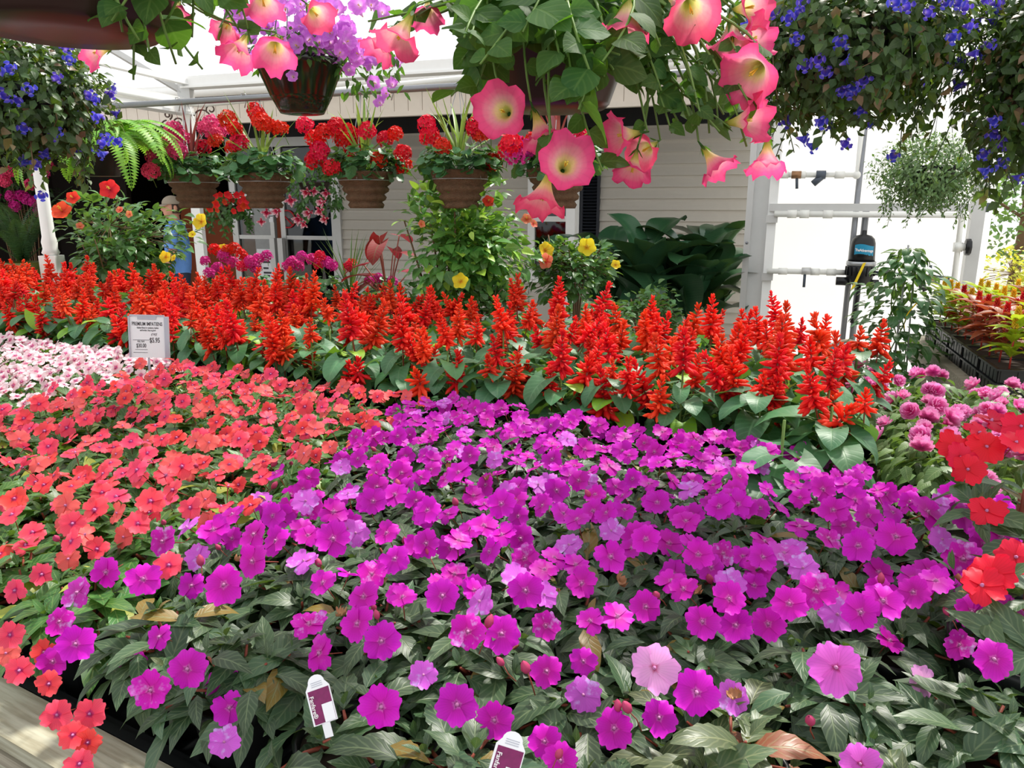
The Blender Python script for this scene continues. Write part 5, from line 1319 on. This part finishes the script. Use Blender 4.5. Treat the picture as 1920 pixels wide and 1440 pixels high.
bush('hibiscus_shrub', 'dark leaved hibiscus with red blooms beside the turned post', at(218, 468, 5.6), .54, .42, 1500, 'hibiscus_leaf_dark', [leaf(.10 * s, .064 * s, 'ovate', 2, 4, fold=.25, curl=.8) for s in (.7, .9, 1.1)], blooms=[(207, 356, 5.05, 'hib_red', 1.3), (117, 397, 5.05, 'hib_red', 1.3), (138, 372, 5.1, 'hib_red', .9), (225, 394, 5.05, 'hib_peach', .5), (243, 402, 5.05, 'hib_peach', .5), (378, 416, 5.1, 'hib_yellow', 1.15), (361, 440, 5.1, 'hib_yellow', .5), (311, 482, 5.05, 'hib_yellow', .8), (327, 484, 5.08, 'hib_yellow', .5), (418, 466, 5.15, 'hib_yellow', .6), (150, 424, 5.05, 'hib_peach', .5)])
bush('hibiscus_shrub', 'sunlit bright green hibiscus in the middle with peach blooms', at(855, 452, 4.15), .47, .41, 1900, 'hibiscus_leaf', HL, blooms=[(880, 342, 4.0, 'hib_peach', .9), (865, 338, 4.0, 'hib_red', .5), (915, 378, 3.8, 'hib_red', .6), (988, 412, 3.9, 'hib_peach', .6), (864, 528, 3.7, 'hib_yellow', .8), (790, 420, 3.8, 'hib_peach', .4)], trunk=8, lobes=9)
bush('hibiscus_shrub', 'smaller hibiscus with yellow and peach blooms left of banana plants', at(1072, 500, 4.35), .27, .28, 800, 'hibiscus_leaf_dark', HLs, blooms=[(1022, 470, 4.1, 'hib_yellow', .95), (1100, 464, 4.1, 'hib_yellow', 1.0), (1154, 497, 4.15, 'hib_yellow', .55), (1025, 490, 4.05, 'hib_peach', .85), (1000, 420, 4.3, 'hib_peach', .5)])
for i, (px, d_, lab) in enumerate(((770, 3.95, 'low dark leafy plant left under the bright hibiscus'), (940, 3.9, 'low dark leafy plant right under the bright hibiscus'), (1120, 4.7, 'low dark leafy plant below the yellow hibiscus bloom'), (1215, 4.9, 'low dark leafy plant before the banana plants'))):
    bush('leafy_plant', lab, at(px, 585, d_), .27, .20, 420, 'hibiscus_leaf_dark', HLs, cat='potted plant')
# table with geraniums
tb = thing('display_table', 'low timber table behind the salvias', 'table', (-1.35, 5.02, 0), BROT)
pk = mesh_of(box(-.85, .75, 0, .135, -.025, 0), 'plank', M['wood_gray'], False)
for k in range(5): ob('plank', pk, tb, tr(0, -.36 + k * .145, .92))
lg = mesh_of(box(-.03, .03, -.03, .03, 0, .9), 'leg', M['wood_gray'], False)
for x in (-.8, .7):
    for y in (-.32, .32): ob('leg', lg, tb, tr(x, y, 0))
gpot = mesh_of(lathe([(.05, 0), (.07, .11), (.075, .112), (.075, .13), (.068, .13)], 16), 'pot', M['pot_black'])
GB = [('geranium_magenta', [(385, 490), (420, 480), (408, 502), (436, 492), (392, 512)], 'geranium_red', [(402, 468), (440, 466), (425, 470)], 'pink and red geraniums just below the yellow hibiscus bloom'),
      ('geranium_magenta', [(470, 492), (484, 486), (500, 480), (478, 503)], 'geranium_red', [(452, 478), (455, 500)], 'pink geranium in front of the sale notice'),
      ('geranium_magenta', [(548, 490), (566, 481), (585, 486), (560, 499), (540, 500)], 'geranium_red', [(600, 481), (598, 496)], 'pink geranium below the right door leaf'),
      ('geranium_magenta', [(612, 492), (622, 498)], 'geranium_red', [(655, 500), (660, 494)], 'small geranium beside the dark spiky plant'),
      ('geranium_magenta', [(692, 528), (708, 522), (720, 532), (735, 528)], None, [], 'low magenta geranium left of the bright green hibiscus')]
gfs = [mound_foliage(.13, .15, .11, 70, GL, M['geranium_leaf'], .7, 1.0) for _ in range(2)]
for i, (m1, h1, m2, h2, lab) in enumerate(GB):
    mx = sum(h[0] for h in h1) / len(h1); q = at(mx, 500, 4.9); tz = q[2] - .235 if i == 4 else .92
    c = np.array((q[0], q[1], .92))
    t = thing('geranium', lab, 'potted flower', c)
    ob('pot', gpot, t); ob('foliage', gfs[i % 2], t, kind='stuff')
    for mt, hs_ in ((m1, h1), (m2, h2)):
        for hx, hy in hs_:
            p = at(hx, hy, 4.85 + R.uniform(-.1, .1)); ob('flower_head', R.choice(GH[mt]), t, tr(*(-c)) @ basis_z(p, vdir(R.gauss(0, .3), .7, .6), R.uniform(.75, .95)))
# spiky dracaena
q = at(655, 520, 4.9); t = thing('spike_dracaena', 'dark spiky dracaena before the white siding corner', 'potted plant', (q[0], q[1], .92))
ob('pot', gpot, t)
me = [mesh_of(leaf(.5, .011, 'strap', 2, 6, fold=.5, curl=c_), 'strap_leaf', M['palm_leaf']) for c_ in (.0, .2, .4)]
for k in range(22):
    a = R.uniform(0, 6.28); e = R.uniform(.75, 1.5); d_ = np.array((math.cos(a) * math.cos(e), math.sin(a) * math.cos(e), math.sin(e)))
    ob('strap_leaf', R.choice(me), t, basis((0, 0, .12), d_, np.cross(np.cross(d_, (0, 0, 1)), d_), R.uniform(.7, 1.05)))
# red caladium
q = at(725, 480, 4.6); t = thing('caladium', 'red leaved caladium left of the bright green hibiscus', 'potted plant', (q[0], q[1], 0))
part('pot', lathe([(.1, 0), (.14, .8), (.15, .82), (.15, .86), (.135, .86)], 18), M['pot_black'], t)
cm = [mesh_of(leaf(.2 * s, .14 * s, 'heart', 4, 6, fold=.2, curl=.9), 'leaf', M['caladium']) for s in (.8, 1)]
stc = MB()
for k in range(14):
    a = R.uniform(0, 6.28); p = np.array((.14 * math.cos(a), .14 * math.sin(a), R.uniform(1.05, 1.45))); e = R.uniform(-.7, .1)
    ob('leaf', R.choice(cm), t, basis(p, (math.cos(a) * math.cos(e), math.sin(a) * math.cos(e), math.sin(e)), (0, 0, 1), R.uniform(.7, 1)))
    stc.add(tube(bez((0, 0, .84), (0, 0, 1.1), p, 5), .004, 4))
ob('stems', stc.mesh('stems', M['redstem']), t)
# fuchsia and begonia baskets by the door
def small_basket(name, label, c, r, zr, lf, lmat, fm, fmesh, spots, s, hook):
    t = thing(name, label, 'hanging basket', c)
    part('pot', lathe([(r * .4, -.12), (r * .55, 0), (r * .6, .02), (r * .55, .02)], 18), M['pot_brown'], t)
    ob('foliage', ball_foliage(r, zr, 420, lf, M[lmat], 14, .25), t, kind='stuff')
    part('hanger_wire', tube([(0, 0, 0), (0, 0, hook)], .003, 5), M['wire'], t)
    for (px, py, d_) in spots:
        p = at(px, py, d_); ob('flower', fmesh, t, tr(*(-np.asarray(c))) @ basis_z(p, vdir(R.gauss(0, .3), -.4, .8), s * R.uniform(.8, 1.2)))
def fuch():
    b = MB()
    for k in range(4): b.add(petal(.035, .02, 2, 3, notch=0, cup=.5, base=.05), rz(k * PI / 2))
    for k in range(4): b.add(petal(.02, .022, 2, 3, notch=0, cup=1.6, base=.05), rz(k * PI / 2 + .78)) 
    b.add(tube([(0, 0, -.03), (0, 0, 0)], .004, 5)); return b.mesh('fuchsia_flower', M['fuchsia'])
FU = fuch()
small_basket('fuchsia_basket', 'fuchsia basket with red and white blooms before the door', at(590, 345, 8.1), .31, .28, HLs, 'hibiscus_leaf_dark', None, FU, [(575, 360, 7.8), (588, 358, 7.8), (605, 378, 7.8), (600, 395, 7.8), (580, 398, 7.85), (545, 375, 7.85), (612, 362, 7.85), (500, 398, 7.85), (490, 415, 7.85), (520, 395, 7.85), (560, 410, 7.85), (570, 420, 7.85), (610, 410, 7.85)], 1.9, .95)
bg_ = []
for k in range(34): bg_.append((R.uniform(392, 468), R.uniform(362, 396), 8.1 + R.uniform(-.15, .1)))
def beg():
    b = MB()
    for k in range(5): b.add(petal(.035, .04, 2, 3, notch=.05, cup=.2, base=.05), rz(k * 2 * PI / 5))
    return b.mesh('begonia_flower', M['begonia'])
small_basket('begonia_basket', 'basket of orange red begonias between the coco pots', at(432, 388, 8.35), .27, .16, HLs, 'hibiscus_leaf_dark', None, beg(), bg_, 1.2, 1.1)
# dim plants inside the shop at the left
for i, (px, py, d_, lab, fm) in enumerate(((15, 395, 10.2, 'dim magenta flowering plant in the dark shop at the left edge', 'geranium_magenta'), (40, 330, 9.9, 'dim pink flowering plant high in the dark shop', 'geranium_pink'))):
    c = at(px, py, d_); t = bush('shop_plant', lab, c, .45, .35, 300, 'palm_leaf', HL, 'pot_olive')
    for k in range(9):
        p = at(px + R.uniform(-50, 60), py + R.uniform(-30, 25), d_ - .45); ob('flower_head', R.choice(GH[fm]), t, tr(-c[0], -c[1], 0) @ basis_z(p, vdir(0, .5, .8), 1.6))
q = at(45, 500, 9.3); t = thing('potted_palm', 'feathery palm in an olive glazed pot in the dark shop', 'potted plant', (q[0], q[1], 0))
part('pot', lathe([(.12, 0), (.2, q[2] - .1), (.22, q[2] + .0), (.23, q[2] + .06), (.2, q[2] + .06), (.19, q[2])], 24), M['pot_olive'], t)
pfm = [frond(.8, c_) for c_ in (.9, 1.4)]
for m_ in pfm: m_.materials[0] = M['palm_leaf']
for k in range(24):
    a = R.uniform(0, 6.28); ob('frond', R.choice(pfm), t, basis((0, 0, q[2] + .03), (math.cos(a), math.sin(a), R.uniform(.2, 1.2)), (0, 0, 1), R.uniform(1.0, 1.5)))

# ------------------------------------------------------------------ banana plants against the siding
R.seed(120)
BL = [mesh_of(leaf(.62 * s, .34 * s, 'paddle', 6, 12, fold=f_, curl=c_, wav=.05), 'leaf', M['banana_leaf']) for s, f_, c_ in ((1, .25, 1.6), (.85, .4, 1.1), (1.1, .2, 2.1), (.7, .5, .6))]
BN = [(1140, 6.75, 'banana plant nearest the black shutter'), (1205, 6.45, 'banana plant in front of the siding middle'), (1262, 6.7, 'banana plant with folded leaf before the siding'), (1298, 6.5, 'banana plant leaning toward the white column'), (1338, 6.95, 'banana plant right beside the white column')]
for i, (px, d_, lab) in enumerate(BN):
    q = at(px, 560, d_); t = thing('banana_plant', 'dark green ' + lab, 'potted plant', (q[0], q[1], 0))
    part('pot', lathe([(.13, 0), (.17, .3), (.18, .31), (.18, .34), (.16, .34)], 20), M['pot_black'], t)
    hgt = 1.08 + R.uniform(-.12, .12)
    part('trunk', tube([(0, 0, .3), (.01, 0, .6), (0, .01, hgt)], [.04, .035, .022], 8), M['stem'], t)
    for k in range(14):
        a = k * 2.4 + i; e = R.uniform(.25, 1.25) if k > 2 else R.uniform(1.1, 1.45); z = .45 + (hgt - .45) * (k / 13)
        d2 = np.array((math.cos(a) * math.cos(e), math.sin(a) * math.cos(e), math.sin(e))); p0 = np.array((0, 0, z)); p1 = p0 + d2 * .16
        lf = ob('leaf', R.choice(BL), t, basis(p1, d2, (-math.cos(a) * math.sin(e), -math.sin(a) * math.sin(e), math.cos(e)), R.uniform(.9, 1.15)))
        part('leaf_stalk', tube([p0, p1], [.012, .008], 6), M['stem'], t)
# ------------------------------------------------------------------ flowering vine on a stake
R.seed(130)
q = at(1675, 690, 4.1); t = thing('vine_plant', 'leafy vine on a stake with yellow ribbon before the injector', 'potted plant', (q[0], q[1], 0))
part('pot', lathe([(.10, 0), (.14, .38), (.15, .385), (.15, .42), (.135, .42)], 20), M['pot_brown'], t)
part('stake', tube([(0, 0, .4), (0, 0, 1.42)], .006, 6), M['wire'], t); part('stake', tube([(.09, 0, .4), (.05, 0, 1.2)], .005, 6), M['wire'], t)
b = MB(); st = MB()
VL = [leaf(.085 * s, .055 * s, 'ovate', 2, 5, fold=.25, curl=.9) for s in (.8, 1, 1.15)]
for k in range(430):
    z = R.uniform(.72, 1.40); a = R.uniform(0, 6.28); rr = (.22 if z < 1.2 else .22 - (z - 1.2) * .85) * R.uniform(.35, 1.05)
    p = np.array((rr * math.cos(a), rr * math.sin(a), z)); b.add(R.choice(VL), basis(p, (math.cos(a), math.sin(a), R.uniform(-.9, .3)), (0, 0, 1), R.uniform(.7, 1.0)))
for k in range(5): st.add(tube([(.05 * math.cos(k + z * 7), .05 * math.sin(k + z * 7), z) for z in np.linspace(.4, 1.4, 24)], .0035, 5))
ob('foliage', b.mesh('foliage', M['vine_leaf']), t, kind='stuff'); ob('stems', st.mesh('stems', M['stem']), t)
part('ribbon', grid(lambda u, v: (-.02 - .06 * math.sin(v * 2), -.205, 1.14 - .14 * v + .012 * u), 1, 6), M['yellow'], t)

# ------------------------------------------------------------------ celosia bench at the right
R.seed(140)
cb = at(1856, 738, 3.2); CB = np.array((cb[0], cb[1], 0))
t = thing('celosia_bench', 'grey timber bench carrying the celosia trays', 'bench', CB, BROT)
zt = cb[2] - .02
part('front_board', box(-.03, 1.6, -.03, .01, zt - .16, zt), M['wood_gray'], t, smooth=False); part('side_board', box(-.03, .01, .01, 1.75, zt - .16, zt), M['wood_gray'], t, smooth=False)
pk = mesh_of(box(.01, 1.6, 0, .14, -.025, 0), 'plank', M['wood_gray'], False)
for k in range(11): ob('plank', pk, t, tr(0, .02 + k * .155, zt))
lg = mesh_of(box(-.04, .04, -.04, .04, 0, zt - .02), 'leg', M['wood_gray'], False)
for x in (.04, 1.5):
    for y in (.05, 1.65): ob('leg', lg, t, tr(x, y, 0))
MCB = tr(CB[0], CB[1], 0) @ rz(BROT)
def cell_tray():
    b = MB(); W_, D_, H_ = .52, .27, .062
    b.add(box(0, W_, 0, D_, 0, .004))
    for x in range(8): b.add(box(x * W_ / 8 + .006, (x + 1) * W_ / 8 - .006, -.006, .0, .002, H_ - .008)); b.add(box(x * W_ / 8 + .006, (x + 1) * W_ / 8 - .006, D_, D_ + .006, .002, H_ - .008))
    for y in range(5): b.add(box(-.006, 0, y * D_ / 5 + .006, (y + 1) * D_ / 5 - .006, .002, H_ - .008)); b.add(box(W_, W_ + .006, y * D_ / 5 + .006, (y + 1) * D_ / 5 - .006, .002, H_ - .008))
    for q in (box(-.002, W_ + .002, -.002, .003, 0, H_), box(-.002, W_ + .002, D_ - .003, D_ + .002, 0, H_), box(-.002, .003, 0, D_, 0, H_), box(W_ - .003, W_ + .002, 0, D_, 0, H_)): b.add(q)
    b.add(box(.004, W_ - .004, .004, D_ - .004, .05, .055, 1)); return b.mesh('cell_block', [M['pot_black'], M['soil']], False)
def tray_lip():
    b = MB(); W_, D_, H_ = .52, .27, .062
    for q in (box(-.014, W_ + .014, -.014, 0, H_ - .008, H_), box(-.014, W_ + .014, D_, D_ + .014, H_ - .008, H_), box(-.014, 0, 0, D_, H_ - .008, H_), box(W_, W_ + .014, 0, D_, H_ - .008, H_)): b.add(q)
    return b.mesh('rim', M['pot_black'], False)
ctm, ctr = cell_tray(), tray_lip()
def plume(seed, mat):
    R.seed(seed); b = MB(); f = lathe([(.001, 0), (.004, .006), (.003, .016), (.0005, .024)], 5, cap0=False)
    for k in range(60):
        z = .09 * k / 60; a = k * 2.4; rr = .012 * (1 - k / 62); b.add(f, basis_z((rr * math.cos(a), rr * math.sin(a), z), (math.cos(a), math.sin(a), 1.3), 1.0))
    return b.mesh('plume', mat)
PLU = {k: plume(5, M[k]) for k in ('plume_red', 'plume_yellow')}
CEL = [leaf(.11 * s, .048 * s, 'lance', 2, 5, fold=.3, curl=.8) for s in (.8, 1, 1.2)]
celm = {}
for k in ('celosia_bronze', 'celosia_green'):
    b = MB()
    for i in range(34):
        a = i * 2.4; e = R.uniform(-.1, .9); z = .05 + .17 * i / 34
        b.add(R.choice(CEL), basis((.006 * math.cos(a), .006 * math.sin(a), z), (math.cos(a) * math.cos(e), math.sin(a) * math.cos(e), math.sin(e)), (0, 0, 1), R.uniform(.8, 1.1)))
    celm[k] = b.mesh('foliage', M[k])
stm = mesh_of(tube([(0, 0, 0), (.003, 0, .1), (0, 0, .22)], .004, 5), 'stem', plain('red stalk', (190, 60, 50)))
kk = 0
for j in range(5):
    for i in range(2):
        x, y, z = .03 + i * .56, .03 + j * .31, zt
        p = (MCB @ np.array((x, y, z, 1)))[:3]
        for lev in range(2):
            o = thing('cell_tray', '%s black cell tray in %s pair from the bench corner, %s' % ('upper' if lev else 'lower', ORD[j], 'by the aisle side' if i == 0 else 'away from the aisle'), 'tray', p + np.array((0, 0, .064 * lev)), BROT, 'black cell trays on the celosia bench')
            ob('cell_block', ctm, o); ob('rim', ctr, o)
        for a in range(3):
            for b_ in range(2):
                pp = (MCB @ np.array((x + .05 + a * .19, y + .05 + b_ * .15, z + .118, 1)))[:3]
                if not inframe(pp + np.array((0, 0, .15)), 120, 80): continue
                kk += 1; yl = R.random() < .6; lk = 'celosia_green' if yl else 'celosia_bronze'
                o = thing('celosia', ('yellow plumed celosia with lime leaves' if yl else 'red plumed celosia with bronze leaves') + ' in the %s tray from the bench corner' % ORD[j], 'bedding plant', pp, R.uniform(0, 6), ('yellow' if yl else 'red') + ' celosias in the trays')
                ob('foliage', celm[lk], o, kind='stuff'); ob('stem', stm, o); ob('plume', PLU['plume_yellow' if yl else 'plume_red'], o, tr(0, 0, .2, .75))
                if R.random() < .5: ob('plume', PLU['plume_yellow' if yl else 'plume_red'], o, tr(.03, .01, .18, .6))
# white edging plant below the trays
q = at(1905, 765, 2.75); t = thing('white_alyssum', 'low white flowered plant under the celosia trays at the right edge', 'potted flower', (q[0], q[1], ZB)); ob('pot', potm, t)
ob('foliage', mound_foliage(.15, .12, .1, 120, OL, M['double_leaf'], .5, .8), t, kind='stuff')
b = MB()
for k in range(160):
    a = R.uniform(0, 6.28); rr = .15 * math.sqrt(R.random()); b.add(FQ, basis_z((rr * math.cos(a), rr * math.sin(a), .235 - 2.2 * rr * rr), (math.cos(a) * rr * 4, math.sin(a) * rr * 4, 1), .6))
ob('blossoms', b.mesh('blossoms', M['whiteflower']), t, kind='stuff')
# yellow shrub and trees beyond
bush('yellow_shrub', 'bright yellow green shrub beyond the celosia bench', at(1930, 545, 8.5), .75, .55, 1500, 'yellow_leaf', HL, cat='shrub')
def tree(label, base, h, r, n, mat):
    t = thing('tree', label, 'tree', (base[0], base[1], 0)); st = MB(); b = MB()
    st.add(tube([(0, 0, 0), (.05, 0, h * .4), (0, .05, h * .9)], [.09, .07, .02], 8))
    for k in range(12):
        a = k * 2.4; z = h * (.35 + .05 * k); e = np.array((r * .8 * math.cos(a), r * .8 * math.sin(a), z + .4)); st.add(tube([(0, 0, z), e * np.array((.5, .5, 1)), e], [.03, .02, .008], 5))
    for k in range(n):
        d_ = nrm((R.gauss(0, 1), R.gauss(0, 1), R.gauss(0, 1))) * R.random() ** .35
        p = np.array((r * d_[0], r * d_[1], h * .62 + h * .45 * d_[2])); b.add(HL[k % 3], basis(p, (R.gauss(0, 1), R.gauss(0, 1), -.6), (R.gauss(0, .5), R.gauss(0, .5), 1), R.uniform(1.2, 1.8)))
    ob('trunk', st.mesh('trunk', M['wood_stem']), t); ob('crown', b.mesh('crown', M[mat]), t, kind='stuff')
q = at(1915, 420, 12.5); tree('pale green tree behind the yellow shrub', q, 3.6, 1.5, 1800, 'tree_leaf')
q = at(2010, 400, 14.5); tree('green tree farther right beyond the bench', q, 5.0, 2.2, 2200, 'tree_leaf')

# ------------------------------------------------------------------ person in the shop
q = at(326, 390, 8.35)
pe = thing('person', 'person in a grey cap and blue shirt looking left', 'person', (q[0], q[1], 0.0), 0.6)
sk = {'pelvis': (0, 0, .95, .15), 'waist': (0, 0, 1.1, .14), 'chest': (0, 0, 1.3, .165), 'neck0': (0, 0, 1.43, .075), 'neck': (-.01, 0, 1.5, .058), 'head': (-.02, 0, 1.60, .085), 'crown': (-.02, 0, 1.68, .075),
      'shl': (-.08, -.17, 1.38, .07), 'ell': (-.10, -.24, 1.12, .045), 'wrl': (-.2, -.2, .92, .032), 'hal': (-.27, -.18, .87, .035), 'shr': (.06, .17, 1.38, .07), 'elr': (.06, .25, 1.12, .045), 'wrr': (-.03, .26, .90, .032), 'har': (-.08, .25, .82, .035),
      'hil': (0, -.09, .9, .095), 'knl': (-.03, -.1, .5, .062), 'anl': (.03, -.1, .09, .045), 'tol': (-.12, -.1, .035, .035), 'hir': (0, .09, .9, .095), 'knr': (.02, .1, .5, .062), 'anr': (.08, .1, .09, .045), 'tor': (-.07, .1, .035, .035)}
nm = list(sk); ed = [('pelvis', 'waist'), ('waist', 'chest'), ('chest', 'neck0'), ('neck0', 'neck'), ('neck', 'head'), ('head', 'crown'), ('chest', 'shl'), ('shl', 'ell'), ('ell', 'wrl'), ('wrl', 'hal'), ('chest', 'shr'), ('shr', 'elr'), ('elr', 'wrr'), ('wrr', 'har'), ('pelvis', 'hil'), ('hil', 'knl'), ('knl', 'anl'), ('anl', 'tol'), ('pelvis', 'hir'), ('hir', 'knr'), ('knr', 'anr'), ('anr', 'tor')]
me = bpy.data.meshes.new('body'); me.from_pydata([sk[k][:3] for k in nm], [(nm.index(a), nm.index(b)) for a, b in ed], [])
tmp = bpy.data.objects.new('tmp_body', me); COL.objects.link(tmp)
sm = tmp.modifiers.new('skin', 'SKIN')
for i, k in enumerate(nm): me.skin_vertices[0].data[i].radius = (sk[k][3],) * 2; me.skin_vertices[0].data[i].use_root = (k == 'pelvis')
su = tmp.modifiers.new('sub', 'SUBSURF'); su.levels = 2
dg = bpy.context.evaluated_depsgraph_get(); bm_ = bpy.data.meshes.new_from_object(tmp.evaluated_get(dg)); bpy.data.objects.remove(tmp)
V = np.array([v.co for v in bm_.vertices]); F = [tuple(p.vertices) for p in bm_.polygons]
b = MB(); b.add(T(V, F))
hx = np.array((-.02, 0, 1.60))
def headfn(u, v):
    a = 2 * PI * u; e = PI * (v - .5); x, y, z = math.cos(e) * math.cos(a), math.cos(e) * math.sin(a), math.sin(e)
    r = np.array((.098, .076, .122)); f = 1.0
    p = np.array((x * r[0], y * r[1], z * r[2]))
    if z < -.3: p[1] *= 1 + .35 * (z + .3); p[0] -= .012 * (-.3 - z) / .7
    if x < -.5: p[0] -= .012 * math.exp(-((z + .75) / .18) ** 2) * (1 - abs(y))                # chin
    if x < 0:
        p[0] -= .026 * math.exp(-(y / .16) ** 2) * math.exp(-((z + .12) / .16) ** 2)            # nose
        p[0] += .010 * math.exp(-((abs(y) - .42) / .16) ** 2) * math.exp(-((z - .12) / .1) ** 2)  # eye sockets
        p[0] -= .006 * math.exp(-(y / .3) ** 2) * math.exp(-((z + .45) / .07) ** 2)             # lips
    return hx + p
b.add(grid(headfn, 36, 26))
for s in (-1, 1): b.add(ellipsoid((0.0, s * .078, 1.60), (.022, .01, .034), 8, 6))
for s, x0 in ((-1, (-.27, -.18, .87)), (1, (-.08, .25, .82))):
    for k in range(4): b.add(tube([(x0[0], x0[1] + (k - 1.5) * .017, x0[2]), (x0[0] - .025, x0[1] + (k - 1.5) * .02, x0[2] - .045), (x0[0] - .02, x0[1] + (k - 1.5) * .02, x0[2] - .08 + .008 * abs(k - 1.5))], [.010, .009, .007], 6))
    b.add(tube([(x0[0], x0[1] - s * .03, x0[2] + .01), (x0[0] - .03, x0[1] - s * .05, x0[2] - .025), (x0[0] - .045, x0[1] - s * .048, x0[2] - .05)], [.011, .01, .008], 6))
ob('body', b.mesh('body', M['skin']), pe)
def shell(lo, hi, grow, name, mat, cond=lambda c: True):
    keep = [f for f in F if all(lo <= V[i][2] <= hi and cond(V[i]) for i in f)]
    N_ = np.array([v.normal for v in bm_.vertices]); W_ = V + N_ * grow
    ids = sorted({i for f in keep for i in f}); mp = {i: k for k, i in enumerate(ids)}
    part(name, T(W_[ids], [tuple(mp[i] for i in f) for f in keep]), M[mat], pe)
shell(.86, 1.475, .014, 'shirt', 'shirt', lambda c: abs(c[1]) < .20 or c[2] > 1.15); shell(.06, .98, .012, 'trousers', 'jeans', lambda c: abs(c[1]) < .17)
part('hair', grid(lambda u, v: hx + np.array((.006, 0, .0)) + np.array((math.cos((u - .5) * 3.6) * .098 * math.cos(v * 1.6 - .5), math.sin((u - .5) * 3.6) * .083 * math.cos(v * 1.6 - .5), .115 * math.sin(v * 1.6 - .5))), 20, 6), M['hair'], pe)
cp = part('cap', grid(lambda u, v: hx + np.array((.004, 0, .045)) + np.array((math.cos(2 * PI * u) * .108 * math.cos(v * 1.5), math.sin(2 * PI * u) * .09 * math.cos(v * 1.5), .095 * math.sin(v * 1.5))), 24, 7), M['cap'], pe)
part('cap_brim', grid(lambda u, v: hx + np.array((-.06 - .13 * v * math.sin(PI * (.15 + .7 * u)), (u - .5) * .17 * (1 - .25 * v), .05 - .02 * v - .05 * (u - .5) ** 2)), 10, 4), M['cap'], cp)
for s in (-1, 1): part('eye', ellipsoid((-.102, s * .031, 1.612), (.005, .008, .004), 8, 5), M['ink'], pe)

# labels of one-off structure pieces are set above; nothing else is left at top level
for o in list(S.objects):
    if o.parent is None and o.type == 'MESH' and 'kind' not in o: o['kind'] = 'structure'
print('objects', len(S.objects))
